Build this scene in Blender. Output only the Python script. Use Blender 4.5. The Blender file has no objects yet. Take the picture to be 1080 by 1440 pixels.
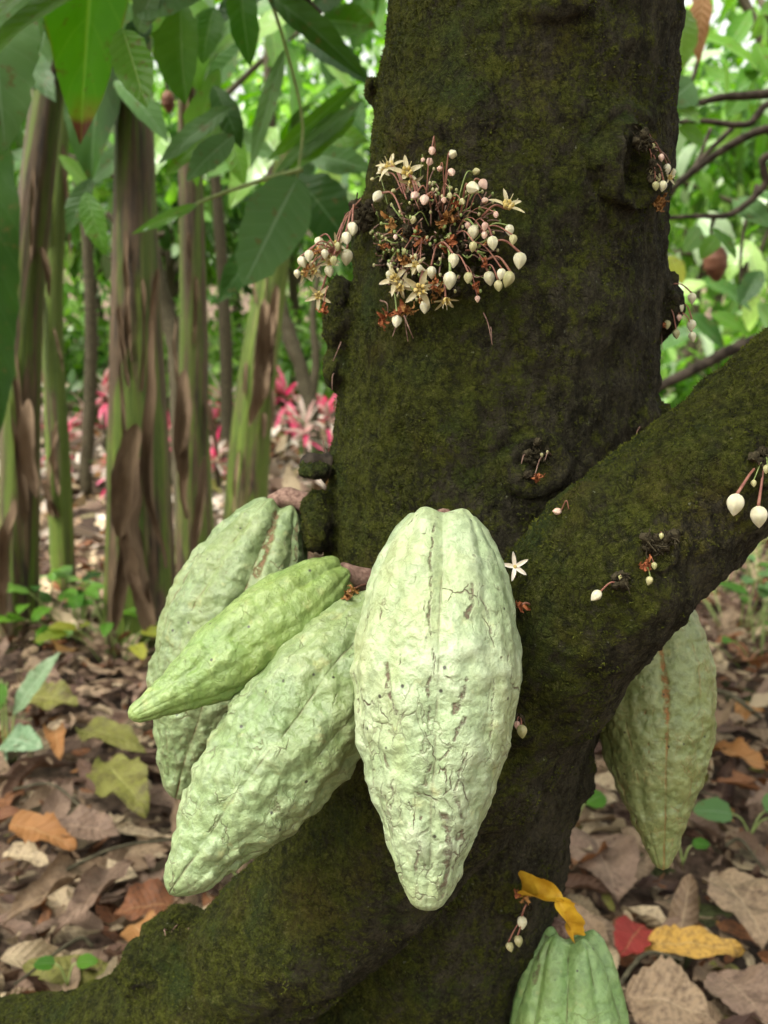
import bpy, math, random
import numpy as np
from mathutils import Vector, Matrix
from mathutils.bvhtree import BVHTree

SEED = 7
random.seed(SEED)
rng = np.random.default_rng(SEED)
scene = bpy.context.scene
COL = scene.collection

# ------------------------------------------------------------------ camera frame
CAM = np.array([0.0, 0.0, 1.0])
PITCH = math.radians(11.7)
FPX = 1400.0
FW = np.array([0, math.cos(PITCH), -math.sin(PITCH)])
UP = np.array([0, math.sin(PITCH), math.cos(PITCH)])
RT = np.array([1.0, 0, 0])

def P(u, v, d):
    return CAM + d * (FW + (u - 540) / FPX * RT + (720 - v) / FPX * UP)

def ray(u, v):
    r = FW + (u - 540) / FPX * RT + (720 - v) / FPX * UP
    return r / np.linalg.norm(r)

def G(u, v, z=0.0):
    r = ray(u, v)
    return CAM + r * ((z - CAM[2]) / r[2])

def px(p):
    q = np.asarray(p) - CAM
    d = q @ FW
    return 540 + FPX * (q @ RT) / d, 720 - FPX * (q @ UP) / d, d

# ------------------------------------------------------------------ numpy noise
_perm = np.random.default_rng(3).permutation(256)
_perm = np.concatenate([_perm, _perm, _perm])
_grad = np.random.default_rng(4).normal(size=(256, 3))
_grad /= np.linalg.norm(_grad, axis=1)[:, None]

def pn(p):
    p = np.asarray(p, dtype=np.float64)
    i = np.floor(p).astype(np.int64)
    f = p - i
    w = f * f * f * (f * (f * 6 - 15) + 10)
    i &= 255
    out = 0
    for dx in (0, 1):
        for dy in (0, 1):
            for dz in (0, 1):
                h = _perm[_perm[_perm[(i[:, 0] + dx) & 255] + ((i[:, 1] + dy) & 255)] + ((i[:, 2] + dz) & 255)]
                g = _grad[h & 255]
                d = (f[:, 0] - dx) * g[:, 0] + (f[:, 1] - dy) * g[:, 1] + (f[:, 2] - dz) * g[:, 2]
                ww = (w[:, 0] if dx else 1 - w[:, 0]) * (w[:, 1] if dy else 1 - w[:, 1]) * (w[:, 2] if dz else 1 - w[:, 2])
                out = out + d * ww
    return out * 1.6

def fbm(p, o=3, g=0.5):
    r = 0; a = 1
    for k in range(o):
        r = r + a * pn(p * (2 ** k) + 17.3 * k)
        a *= g
    return r

def sstep(a, b, x):
    t = np.clip((x - a) / (b - a), 0, 1)
    return t * t * (3 - 2 * t)

# ------------------------------------------------------------------ object helpers
def np_mesh(name, V, F, mats=(), midx=None, uv=None, attrs=None, smooth=True):
    """F: (n,4) or (n,3) int array, or a list of such arrays"""
    if not isinstance(F, list):
        F = [F]
    F = [f for f in F if len(f)]
    me = bpy.data.meshes.new(name)
    V = np.ascontiguousarray(V, dtype=np.float32)
    me.vertices.add(len(V)); me.vertices.foreach_set('co', V.ravel())
    loops = np.concatenate([f.ravel() for f in F]).astype(np.int32)
    tot = np.concatenate([np.full(len(f), f.shape[1]) for f in F]).astype(np.int32)
    start = np.concatenate([[0], np.cumsum(tot)[:-1]]).astype(np.int32)
    me.loops.add(len(loops)); me.loops.foreach_set('vertex_index', loops)
    me.polygons.add(len(tot)); me.polygons.foreach_set('loop_start', start)
    me.polygons.foreach_set('loop_total', tot)
    me.polygons.foreach_set('use_smooth', np.full(len(tot), smooth))
    for m in mats:
        me.materials.append(m)
    if midx is not None:
        me.polygons.foreach_set('material_index', np.asarray(midx, dtype=np.int32))
    if uv is not None:
        l = me.uv_layers.new(name='UVMap')
        l.data.foreach_set('uv', np.ascontiguousarray(uv[loops], dtype=np.float32).ravel())
    for k, a in (attrs or {}).items():
        at = me.attributes.new(k, 'FLOAT', 'POINT')
        at.data.foreach_set('value', np.ascontiguousarray(a, dtype=np.float32))
    me.update(calc_edges=True)
    me.validate()
    return me

def link(name, me, parent=None, loc=None):
    o = bpy.data.objects.new(name, me)
    COL.objects.link(o)
    if parent is not None:
        o.parent = parent
    if loc is not None:
        o.location = tuple(loc)
    return o

def world_of(o):
    p = np.array(o.location)
    while o.parent is not None:
        o = o.parent
        p = p + np.array(o.location)
    return p

def part(name, V, F, mats, parent=None, **kw):
    """V in world coordinates; stored relative to parent (never rotated)"""
    if not isinstance(mats, (list, tuple)):
        mats = [mats]
    off = world_of(parent) if parent is not None else np.zeros(3)
    return link(name, np_mesh(name, np.asarray(V) - off, F, mats, **kw), parent)

def tag(o, label=None, cat=None, group=None, kind=None):
    if label: o['label'] = label
    if cat: o['category'] = cat
    if group: o['group'] = group
    if kind: o['kind'] = kind
    return o

def thing(name, loc, label, cat, group=None):
    o = bpy.data.objects.new(name, None)
    COL.objects.link(o)
    o.empty_display_size = 0.05
    o.location = tuple(loc)
    return tag(o, label, cat, group)

class MB:
    """collects V/F blocks into one mesh"""
    def __init__(s):
        s.V = []; s.Q = []; s.T = []; s.qm = []; s.tm = []; s.uv = []; s.n = 0
    def add(s, V, Q=None, T=None, m=0, uv=None):
        V = np.asarray(V, dtype=float)
        s.V.append(V)
        if Q is not None and len(Q): s.Q.append(np.asarray(Q) + s.n); s.qm.append(np.full(len(Q), m))
        if T is not None and len(T): s.T.append(np.asarray(T) + s.n); s.tm.append(np.full(len(T), m))
        s.uv.append(uv if uv is not None else np.zeros((len(V), 2)))
        s.n += len(V)
    def get(s):
        F = []; mi = []
        if s.Q: F.append(np.concatenate(s.Q)); mi.append(np.concatenate(s.qm))
        if s.T: F.append(np.concatenate(s.T)); mi.append(np.concatenate(s.tm))
        return np.concatenate(s.V), F, np.concatenate(mi), np.concatenate(s.uv)
    def build(s, name, mats, parent=None, smooth=True):
        V, F, mi, uv = s.get()
        return part(name, V, F, mats, parent, midx=mi, uv=uv, smooth=smooth)

def spline(pts, n):
    pts = np.asarray(pts, dtype=float)
    if len(pts) == 2:
        t = np.linspace(0, 1, n)[:, None]
        return pts[0] * (1 - t) + pts[1] * t
    E = np.vstack([2 * pts[0] - pts[1], pts, 2 * pts[-1] - pts[-2]])
    m = len(pts) - 1
    ts = np.linspace(0, m, n)
    k = np.minimum(ts.astype(int), m - 1)
    t = (ts - k)[:, None]
    a, b, c, d = E[k], E[k + 1], E[k + 2], E[k + 3]
    return 0.5 * ((2 * b) + (-a + c) * t + (2 * a - 5 * b + 4 * c - d) * t * t + (-a + 3 * b - 3 * c + d) * t ** 3)

def frames(path):
    T = np.gradient(path, axis=0)
    T /= np.linalg.norm(T, axis=1)[:, None] + 1e-12
    ref = np.array([0.0, 1.0, 0.0]) if abs(T[0][1]) < 0.8 else np.array([1.0, 0, 0])
    A = np.zeros_like(T)
    a = ref - T[0] * (ref @ T[0]); a /= np.linalg.norm(a)
    for i in range(len(T)):
        a = a - T[i] * (a @ T[i]); a /= np.linalg.norm(a)
        A[i] = a
    return T, A, np.cross(T, A)

def tube(pts, radii, seg=8, n=None, rough=0.0, seed=0, cap=True):
    n = n or max(3, len(pts) * 4)
    path = spline(pts, n)
    R = np.interp(np.linspace(0, 1, n), np.linspace(0, 1, len(radii)), radii)
    T, A, B = frames(path)
    th = np.linspace(0, 2 * np.pi, seg, endpoint=False)
    c, s_ = np.cos(th), np.sin(th)
    rr = R[:, None] * np.ones(seg)[None]
    if rough:
        q = path[:, None, :] + (A[:, None, :] * c[None, :, None] + B[:, None, :] * s_[None, :, None]) * rr[..., None]
        rr = rr * (1 + rough * fbm(q.reshape(-1, 3) / (R.mean() * 1.6) + seed, 2).reshape(n, seg))
    V = path[:, None, :] + (A[:, None, :] * c[None, :, None] + B[:, None, :] * s_[None, :, None]) * rr[..., None]
    V = V.reshape(-1, 3)
    i = np.arange(n - 1)[:, None] * seg
    j = np.arange(seg)[None]; j2 = (j + 1) % seg
    Q = np.stack([i + j, i + j2, i + seg + j2, i + seg + j], -1).reshape(-1, 4)
    uv = np.stack([np.tile(th / (2 * np.pi), n), np.repeat(np.linspace(0, 1, n), seg)], -1)
    Tt = None
    if cap:
        V = np.vstack([V, path[0], path[-1]])
        uv = np.vstack([uv, [[0, 0]], [[0, 1]]])
        a, b = n * seg, n * seg + 1
        jj = np.arange(seg); jn = (jj + 1) % seg
        Tt = np.vstack([np.stack([np.full(seg, a), jn, jj], -1),
                        np.stack([np.full(seg, b), (n - 1) * seg + jj, (n - 1) * seg + jn], -1)])
    return V, Q, Tt, uv

def blob(c, r, seg=14, rough=0.2, fr=2.0, seed=0, axis=None):
    """lumpy ellipsoid"""
    n = seg
    th = np.linspace(0, 2 * np.pi, 2 * n, endpoint=False); ph = np.linspace(0.0001, np.pi - 0.0001, n)
    D = np.stack([np.sin(ph)[:, None] * np.cos(th)[None], np.sin(ph)[:, None] * np.sin(th)[None], np.cos(ph)[:, None] * np.ones(2 * n)[None]], -1).reshape(-1, 3)
    k = 1 + rough * fbm(D * fr + seed * 3.1, 3)
    V = D * k[:, None] * np.asarray(r)
    if axis is not None:
        V = V @ basis(axis).T
    V = V + np.asarray(c)
    i = np.arange(n - 1)[:, None] * 2 * n
    j = np.arange(2 * n)[None]; j2 = (j + 1) % (2 * n)
    Q = np.stack([i + j, i + 2 * n + j, i + 2 * n + j2, i + j2], -1).reshape(-1, 4)
    return V, Q

def basis(z, roll=0.0, hint=None):
    """3x3 with columns x,y,z ; z along given axis"""
    z = np.asarray(z, float); z = z / np.linalg.norm(z)
    h = np.array(hint if hint is not None else ([0, 0, 1.0] if abs(z[2]) < 0.9 else [0, 1.0, 0]), float)
    x = h - z * (h @ z); x /= np.linalg.norm(x)
    y = np.cross(z, x)
    c, s = math.cos(roll), math.sin(roll)
    return np.stack([x * c + y * s, -x * s + y * c, z], -1)

# ------------------------------------------------------------------ materials
def new_mat(name, rough=0.6, spec=0.3):
    m = bpy.data.materials.new(name); m.use_nodes = True
    nt = m.node_tree
    b = nt.nodes['Principled BSDF']
    b.inputs['Roughness'].default_value = rough
    b.inputs['Specular IOR Level'].default_value = spec
    return m, nt, b

class NT:
    def __init__(s, nt): s.nt = nt
    def n(s, typ, **kw):
        nd = s.nt.nodes.new('ShaderNode' + typ)
        for k, v in kw.items():
            setattr(nd, k, v)
        return nd
    def l(s, a, b): s.nt.links.new(a, b)
    def set(s, sock, v):
        if isinstance(v, bpy.types.NodeSocket): s.l(v, sock)
        else:
            if isinstance(v, (tuple, list)) and len(v) == 3 and sock.type == 'RGBA': v = (*v, 1)
            sock.default_value = v
    def coord(s, kind='Object'):
        return s.n('TexCoord').outputs[kind]
    def mapping(s, vec, scale=(1, 1, 1), loc=(0, 0, 0), rot=(0, 0, 0)):
        m = s.n('Mapping'); s.l(vec, m.inputs['Vector'])
        m.inputs['Scale'].default_value = scale; m.inputs['Location'].default_value = loc; m.inputs['Rotation'].default_value = rot
        return m.outputs[0]
    def noise(s, vec, scale=5, detail=4, rough=0.55, dist=0.0, out='Fac'):
        t = s.n('TexNoise'); s.l(vec, t.inputs['Vector'])
        t.inputs['Scale'].default_value = scale; t.inputs['Detail'].default_value = detail
        t.inputs['Roughness'].default_value = rough; t.inputs['Distortion'].default_value = dist
        return t.outputs[out]
    def vor(s, vec, scale=5, feature='F1', out='Distance', rand=1.0):
        t = s.n('TexVoronoi', feature=feature); s.l(vec, t.inputs['Vector'])
        t.inputs['Scale'].default_value = scale; t.inputs['Randomness'].default_value = rand
        return t.outputs[out]
    def math(s, op, a, b=0.0, c=0.0, clamp=False):
        m = s.n('Math', operation=op, use_clamp=clamp)
        s.set(m.inputs[0], a); s.set(m.inputs[1], b); s.set(m.inputs[2], c)
        return m.outputs[0]
    def ramp(s, f, stops, mode='LINEAR'):
        r = s.n('ValToRGB'); s.l(f, r.inputs[0])
        r.color_ramp.interpolation = mode
        e = r.color_ramp.elements
        while len(e) < len(stops): e.new(0.5)
        for k, (p, c) in enumerate(stops):
            e[k].position = p
            e[k].color = (c, c, c, 1) if isinstance(c, (int, float)) else (*c, 1)
        return r.outputs[0]
    def mix(s, f, a, b, blend='MIX'):
        m = s.n('Mix', data_type='RGBA', blend_type=blend)
        s.set(m.inputs[0], f); s.set(m.inputs[6], a); s.set(m.inputs[7], b)
        return m.outputs[2]
    def bump(s, h, strength=0.5, dist=0.001, normal=None):
        b = s.n('Bump'); b.inputs['Strength'].default_value = strength; b.inputs['Distance'].default_value = dist
        s.l(h, b.inputs['Height'])
        if normal is not None: s.l(normal, b.inputs['Normal'])
        return b.outputs[0]
    def attr(s, name): return s.n('Attribute', attribute_name=name).outputs['Fac']
    def sepxyz(s, v):
        m = s.n('SeparateXYZ'); s.l(v, m.inputs[0]); return m.outputs

def leaf_mat(name, c1, c2, vein, trans=0.35, rough=0.5, nveins=9, bumpd=0.002, spots=None, spec=0.22, edge=None):
    m, nt, b = new_mat(name, rough, spec)
    t = NT(nt)
    uv = t.coord('UV'); sx = t.sepxyz(uv)
    av = t.math('ABSOLUTE', t.math('SUBTRACT', sx[1], 0.5))          # 0..0.5
    lat = t.math('FRACT', t.math('MULTIPLY', t.math('SUBTRACT', sx[0], t.math('MULTIPLY', av, 0.28)), nveins))
    lat = t.math('ABSOLUTE', t.math('SUBTRACT', lat, 0.5))            # 0.5 at the vein, 0 between
    vl = t.ramp(lat, [(0.44, 0.0), (0.5, 0.3)])
    mid = t.ramp(av, [(0.012, 1.0), (0.035, 0.0)])
    v = t.math('MAXIMUM', vl, mid)
    rnd = t.attr('rnd')
    gen = t.coord('Object')
    n1 = t.noise(gen, 9, 3)
    f = t.math('ADD', t.math('MULTIPLY', rnd, 0.75), t.math('MULTIPLY', t.math('SUBTRACT', n1, 0.5), 1.1), clamp=True)
    col = t.mix(f, c1, c2)
    if trans > .2:
        sp = t.noise(gen, 45, 5, 0.7)
        col = t.mix(t.ramp(sp, [(0.60, 0.0), (0.64, 0.65)]), col, (0.10, 0.075, 0.02))
    if spots:
        n2 = t.noise(gen, 30, 4, 0.7)
        col = t.mix(t.ramp(n2, [(0.52, 0.0), (0.64, 0.6)]), col, spots)
        col = t.mix(t.ramp(t.noise(gen, 150, 5, 0.75), [(0.40, 0.55), (0.52, 0.0)]), col, spots)
    if edge:
        e = t.math('MAXIMUM', t.ramp(av, [(0.46, 0.0), (0.5, 0.6)]), t.ramp(sx[0], [(0.86, 0.0), (0.95, 0.8)]))
        e = t.math('MULTIPLY', e, t.ramp(n1, [(0.42, 0.2), (0.55, 1.0)]))
        col = t.mix(e, col, edge)
        col = t.mix(t.ramp(t.math('ADD', sx[0], t.math('MULTIPLY', n1, .06)), [(0.955, 0.0), (0.975, 1.0)]), col, (0.09, 0.03, 0.015))
    col = t.mix(t.math('MULTIPLY', v, 0.55), col, vein)
    t.l(col, b.inputs['Base Color'])
    hgt = t.math('SUBTRACT', t.math('MULTIPLY', t.ramp(lat, [(0.0, 1.0), (0.5, 0.0)]), 0.6), mid)
    hgt = t.math('ADD', hgt, t.math('MULTIPLY', t.noise(gen, 60, 3), 0.8))
    t.l(t.bump(hgt, 0.6, bumpd), b.inputs['Normal'])
    if trans > 0:
        tr = t.n('BsdfTranslucent')
        hs = t.n('HueSaturation'); t.l(col, hs.inputs['Color']); hs.inputs['Saturation'].default_value = 1.15; hs.inputs['Value'].default_value = 1.5
        t.l(hs.outputs[0], tr.inputs['Color'])
        mx = t.n('MixShader'); mx.inputs[0].default_value = trans
        t.l(b.outputs[0], mx.inputs[1]); t.l(tr.outputs[0], mx.inputs[2])
        t.l(mx.outputs[0], nt.nodes['Material Output'].inputs['Surface'])
    return m

def simple_mat(name, c1, c2, scale=200, rough=0.5, spec=0.35, bump=0.0005, sss=0.0, trans=0.0):
    m, nt, b = new_mat(name, rough, spec)
    t = NT(nt); g = t.coord('Object')
    n = t.noise(g, scale, 4, 0.6)
    col = t.mix(t.ramp(n, [(0.35, 0.0), (0.65, 1.0)]), c1, c2)
    t.l(col, b.inputs['Base Color'])
    t.l(t.bump(n, 0.5, bump), b.inputs['Normal'])
    if sss:
        b.inputs['Subsurface Weight'].default_value = sss; b.inputs['Subsurface Radius'].default_value = (0.003, 0.003, 0.001)
        b.inputs['Subsurface Scale'].default_value = 1.0
    return m

M = {}
# greens
M['leaf_bright'] = leaf_mat('leaf_bright', (0.095, 0.22, 0.03), (0.19, 0.34, 0.065), (0.3, 0.45, 0.12), 0.45, rough=.32, spec=.6)
M['leaf_mid'] = leaf_mat('leaf_mid', (0.038, 0.13, 0.008), (0.105, 0.235, 0.016), (0.18, 0.3, 0.1), 0.42)
M['leaf_dark'] = leaf_mat('leaf_dark', (0.018, 0.060, 0.007), (0.045, 0.115, 0.012), (0.1, 0.18, 0.07), 0.3)
M['leaf_grey'] = leaf_mat('leaf_grey', (0.07, 0.15, 0.045), (0.11, 0.21, 0.06), (0.2, 0.3, 0.17), 0.3, rough=0.5)
M['leaf_pale'] = leaf_mat('leaf_pale', (0.20, 0.30, 0.15), (0.32, 0.42, 0.24), (0.4, 0.5, 0.3), 0.4, rough=.3, spec=.7)  # pale glossy green with the sky's sheen put into the colour
M['leaf_lit'] = leaf_mat('leaf_young', (0.20, 0.36, 0.08), (0.34, 0.48, 0.16), (0.4, 0.5, 0.2), 0.5, rough=.3, spec=.6)  # lit copy of the leaf green, sunlight put into the colour
M['leaf_yellow'] = leaf_mat('leaf_yellow', (0.22, 0.30, 0.04), (0.36, 0.34, 0.05), (0.4, 0.45, 0.12), 0.5)
M['leaf_tipped'] = leaf_mat('leaf_tipped', (0.055, 0.22, 0.003), (0.10, 0.31, 0.006), (0.25, 0.42, 0.08), 0.55, edge=(0.22, 0.10, 0.02))
M['leaf_pink'] = leaf_mat('leaf_pink', (0.58, 0.05, 0.15), (0.68, 0.22, 0.30), (0.8, 0.4, 0.42), 0.35, nveins=3)
M['leaf_palepink'] = leaf_mat('leaf_palepink', (0.6, 0.38, 0.36), (0.34, 0.4, 0.3), (0.7, 0.5, 0.5), 0.35, nveins=3)
M['leaf_variegated'] = leaf_mat('leaf_variegated', (0.05, 0.13, 0.05), (0.22, 0.32, 0.17), (0.4, 0.5, 0.35), 0.25, spots=(0.35, 0.45, 0.3))
# litter palette: name -> (material, colour words)
LIT = [
 ('grey-brown', (0.18, 0.12, 0.08), (0.29, 0.205, 0.14), (0.35, 0.26, 0.18)),
 ('mauve-brown', (0.16, 0.10, 0.075), (0.26, 0.175, 0.135), (0.31, 0.215, 0.16)),
 ('rust-brown', (0.19, 0.07, 0.03), (0.32, 0.14, 0.06), (0.38, 0.2, 0.1)),
 ('dark brown', (0.055, 0.027, 0.02), (0.12, 0.065, 0.042), (0.17, 0.1, 0.06)),
 ('pale tan', (0.34, 0.26, 0.18), (0.48, 0.38, 0.26), (0.55, 0.45, 0.32)),
 ('orange-tan', (0.38, 0.17, 0.06), (0.48, 0.26, 0.10), (0.55, 0.34, 0.16)),
 ('olive-yellow', (0.22, 0.22, 0.04), (0.38, 0.38, 0.09), (0.45, 0.45, 0.15)),
 ('red', (0.30, 0.03, 0.025), (0.42, 0.10, 0.06), (0.5, 0.22, 0.12)),
 ('amber yellow', (0.55, 0.30, 0.05), (0.62, 0.38, 0.10), (0.7, 0.46, 0.18)),
]
LK = [.98, .90, .72, .80, .95, .62, .5, .6, .68]
LM = [leaf_mat('litter_' + n.replace(' ', '_').replace('-', '_'), a, b_, c, 0.08, rough=0.62, nveins=11, bumpd=0.0032,
               spots=(0.05, 0.028, 0.018) if k in (0, 1, 2, 4, 6, 8) else None, spec=0.25) for k, (n, a, b_, c) in enumerate([(n_, *[tuple(x * LK[i_] * kk_ for x, kk_ in zip(q_, (1.04, 1.04, .93))) for q_ in qs]) for i_, (n_, *qs) in enumerate(LIT)])]

LM_SUNLIT = leaf_mat('litter_bleached', (0.33, 0.27, 0.21), (0.50, 0.44, 0.37), (0.6, 0.55, 0.45), 0.08, rough=0.6, bumpd=.002)  # pale litter colour painted as sunlight on the far ground

def moss_bark():
    m, nt, b = new_mat('mossy_bark', 0.9, 0.12)
    t = NT(nt); g = t.coord('Object')
    s = t.sepxyz(g)
    big = t.noise(g, 7, 5, 0.6, 0.4)
    fine = t.noise(g, 90, 8, 0.8)
    grain = t.noise(g, 300, 6, 0.85)
    stretch = t.noise(t.mapping(g, (70, 70, 22)), 1, 6, 0.7)
    bark = t.mix(t.ramp(stretch, [(0.4, 0.0), (0.6, 1.0)]), (0.028, 0.025, 0.014), (0.092, 0.080, 0.052))
    grey = t.ramp(t.noise(t.mapping(g, (1, 1, 1), (3, 1, 7)), 14, 4, 0.65), [(0.6, 0.0), (0.75, 1.0)])
    bark = t.mix(t.math('MULTIPLY', grey, 0.6), bark, (0.11, 0.095, 0.075))
    mossc = t.mix(t.ramp(fine, [(0.42, 0.0), (0.58, 1.0)]), (0.024, 0.028, 0.004), (0.092, 0.103, 0.012))
    mossc = t.mix(t.ramp(t.noise(g, 22, 3), [(0.5, 0.0), (0.68, 0.8)]), mossc, (0.042, 0.066, 0.013))
    mossc = t.mix(t.ramp(t.noise(t.mapping(g, (1, 1, 1), (9, 2, 4)), 16, 3), [(0.55, 0.0), (0.7, 0.55)]), mossc, (0.11, 0.085, 0.018))
    # moss grows where the surface faces left and on top of the limbs
    geo = t.n('NewGeometry'); ns = t.sepxyz(geo.outputs['Normal'])
    side = t.math('ADD', t.math('MULTIPLY', ns[0], -0.22), t.math('MULTIPLY', ns[2], 0.22))
    k = t.math('ADD', t.math('ADD', big, side), t.math('MULTIPLY', t.math('SUBTRACT', fine, 0.5), 1.2))
    k = t.math('ADD', k, t.math('MULTIPLY', t.math('SUBTRACT', grain, 0.5), 1.0))
    mask = t.ramp(k, [(0.37, 0.0), (0.56, 1.0)])
    col = t.mix(mask, bark, mossc)
    wv = t.n('VectorMath', operation='MULTIPLY_ADD'); t.l(t.noise(g, 120, 3, 0.6, out='Color'), wv.inputs[0]); wv.inputs[1].default_value = (0.007,) * 3; t.l(g, wv.inputs[2])
    ed = t.vor(t.mapping(wv.outputs[0], (1, 1, .6)), 190, 'DISTANCE_TO_EDGE')
    ed2 = t.vor(t.mapping(wv.outputs[0], (1, 1, .7), (3, 3, 3)), 420, 'DISTANCE_TO_EDGE')
    crv = t.math('MULTIPLY', t.ramp(ed, [(0.02, 1.0), (0.16, 0.0)]), t.ramp(t.noise(g, 50, 3), [(0.42, 0.1), (0.58, 1.0)]))
    crv = t.math('MAXIMUM', crv, t.math('MULTIPLY', t.ramp(ed2, [(0.02, 1.0), (0.2, 0.0)]), 0.45))
    col = t.mix(t.math('MULTIPLY', crv, 0.6), col, (0.008, 0.007, 0.004))  # crevice shade painted into the bark colour, as the bump hardly shows
    col = t.mix(t.ramp(grain, [(0.4, 0.6), (0.48, 0.0)]), col, (0.007, 0.007, 0.003))
    col = t.mix(t.ramp(grain, [(0.54, 0.0), (0.64, 0.5)]), col, (0.17, 0.16, 0.06))
    lic = t.ramp(t.noise(g, 260, 2, 0.5), [(0.735, 0.0), (0.76, 1.0)])
    col = t.mix(t.math('MULTIPLY', lic, 0.6), col, (0.22, 0.23, 0.15))
    t.l(col, b.inputs['Base Color'])
    h = t.math('ADD', t.math('MULTIPLY', fine, 1.2), t.math('MULTIPLY', grain, 0.7))
    h = t.math('ADD', h, t.math('MULTIPLY', stretch, 0.8))
    h = t.math('SUBTRACT', h, t.math('MULTIPLY', crv, 0.35))
    t.l(t.bump(h, 1.0, 0.008), b.inputs['Normal'])
    return m
M['bark'] = moss_bark()
M['moss'] = simple_mat('moss_tuft', (0.028, 0.034, 0.005), (0.085, 0.095, 0.013), 60, 0.85, 0.1)
M['darkbark'] = simple_mat('dark_bark', (0.018, 0.014, 0.01), (0.07, 0.055, 0.04), 40, 0.9, 0.15, 0.004)
M['twig'] = simple_mat('twig_bark', (0.03, 0.026, 0.014), (0.085, 0.072, 0.042), 90, 0.8, 0.2, 0.002)
M['cushion'] = simple_mat('cushion_bark', (0.012, 0.009, 0.006), (0.06, 0.05, 0.028), 350, 0.95, 0.1, 0.003)

def pod_mat(name, ca, cb, cc, crack=1.0, scar=(0.075, 0.030, 0.020), dots=1.0):
    m, nt, b = new_mat(name, 0.36, 0.5)
    t = NT(nt); g = t.coord('Object')
    n1 = t.noise(g, 22, 4, 0.6)
    n2 = t.noise(g, 170, 5, 0.65)
    col = t.mix(t.ramp(n1, [(0.35, 0.0), (0.68, 1.0)]), ca, cb)
    ridge = t.attr('height')
    col = t.mix(t.math('MULTIPLY', t.ramp(ridge, [(0.35, 0.0), (0.9, 1.0)]), 0.5), col, cc)  # raised bumps painted lighter, a highlight put into the skin colour
    col = t.mix(t.math('MULTIPLY', t.ramp(n2, [(0.42, 1.0), (0.53, 0.0)]), 0.5), col, tuple(x * 0.6 for x in ca))
    col = t.mix(t.math('MULTIPLY', t.ramp(t.noise(t.mapping(g, (1, 1, .6), (6, 1, 2)), 15, 5, 0.6), [(0.50, 0.0), (0.66, 1.0)]), 0.4), col, (cb[0] * .95, cb[1] * .82, cb[2] * .5))
    # yellowish waxy flecks
    col = t.mix(t.ramp(t.noise(g, 75, 3, 0.6), [(0.62, 0.0), (0.75, 0.35)]), col, (0.5, 0.47, 0.2))
    # cork cracks: broken network of thin lines, denser on parts of the skin
    w = t.noise(g, 60, 3, 0.6, out='Color')
    wv = t.n('VectorMath', operation='MULTIPLY_ADD'); t.l(w, wv.inputs[0]); wv.inputs[1].default_value = (0.014,) * 3; t.l(g, wv.inputs[2])
    st = t.mapping(wv.outputs[0], (1.0, 1.0, 0.45))
    e1 = t.vor(st, 62, 'DISTANCE_TO_EDGE')
    e2 = t.vor(t.mapping(st, (1, 1, 1), (4, 5, 6)), 130, 'DISTANCE_TO_EDGE')
    mk1 = t.ramp(t.noise(g, 44, 4, 0.65), [(0.53, 0.0), (0.60, 1.0)])
    mk2 = t.math('MULTIPLY', t.ramp(t.noise(t.mapping(g, (1, 1, 1), (2, 8, 1)), 34, 3), [(0.46, 0.0), (0.56, 1.0)]), t.attr('tipw'))
    l1 = t.math('MULTIPLY', t.ramp(e1, [(0.005, 1.0), (0.026, 0.0)]), mk1)
    l2 = t.math('MULTIPLY', t.ramp(e2, [(0.015, 1.0), (0.05, 0.0)]), mk2)
    ln = t.math('MULTIPLY', t.math('MAXIMUM', t.math('MULTIPLY', l1, .9), t.math('MULTIPLY', l2, .55)), crack, clamp=True)
    # corky blotches
    bl = t.ramp(t.noise(t.mapping(g, (1, 1, 0.45), (1, 1, 3)), 95, 5, 0.7, 0.6), [(0.655, 0.0), (0.69, 1.0)])
    bl = t.math('MULTIPLY', bl, t.math('MULTIPLY', mk1, crack), clamp=True)
    # furrow seams
    fu = t.math('MULTIPLY', t.attr('seam'), t.ramp(t.noise(g, 55, 3), [(0.36, 0.25), (0.55, 1.0)]))
    # small black dots
    dv = t.vor(g, 95, 'F1')
    dk = t.ramp(t.vor(g, 95, 'F1', 'Color'), [(0.5, 0.0), (0.54, 1.0)])
    dd = t.math('MULTIPLY', t.math('MULTIPLY', t.ramp(dv, [(0.06, 1.0), (0.12, 0.0)]), dk), dots)
    a = t.math('MAXIMUM', t.math('MAXIMUM', t.math('MAXIMUM', ln, bl), fu), t.math('MULTIPLY', t.attr('scar'), t.ramp(t.noise(g, 260, 5, 0.7), [(0.42, 0.25), (0.54, 1.0)])))
    col = t.mix(t.math('MULTIPLY', a, 0.85), col, scar)
    col = t.mix(dd, col, (0.03, 0.03, 0.015))
    t.l(col, b.inputs['Base Color'])
    t.l(t.math('ADD', t.math('MULTIPLY', a, 0.35), 0.37), b.inputs['Roughness'])
    h = t.math('SUBTRACT', t.math('MULTIPLY', n2, 0.9), t.math('MULTIPLY', a, 0.7))
    h = t.math('ADD', h, t.math('MULTIPLY', t.noise(g, 480, 3, 0.6), 0.35))
    t.l(t.bump(h, 0.75, 0.002), b.inputs['Normal'])
    b.inputs['Subsurface Weight'].default_value = 0.05
    b.inputs['Subsurface Radius'].default_value = (0.004, 0.005, 0.002)
    b.inputs['Subsurface Scale'].default_value = 0.6
    return m
M['pod_front'] = pod_mat('pod_skin_pale', (0.265, 0.345, 0.175), (0.35, 0.42, 0.25), (0.42, 0.475, 0.325), 1.0)
M['pod_mint'] = pod_mat('pod_skin_mint', (0.175, 0.25, 0.10), (0.24, 0.315, 0.148), (0.315, 0.375, 0.205), 0.6)
M['pod_lime'] = pod_mat('pod_skin_lime', (0.16, 0.25, 0.062), (0.22, 0.31, 0.095), (0.29, 0.375, 0.14), 0.3)
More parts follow.
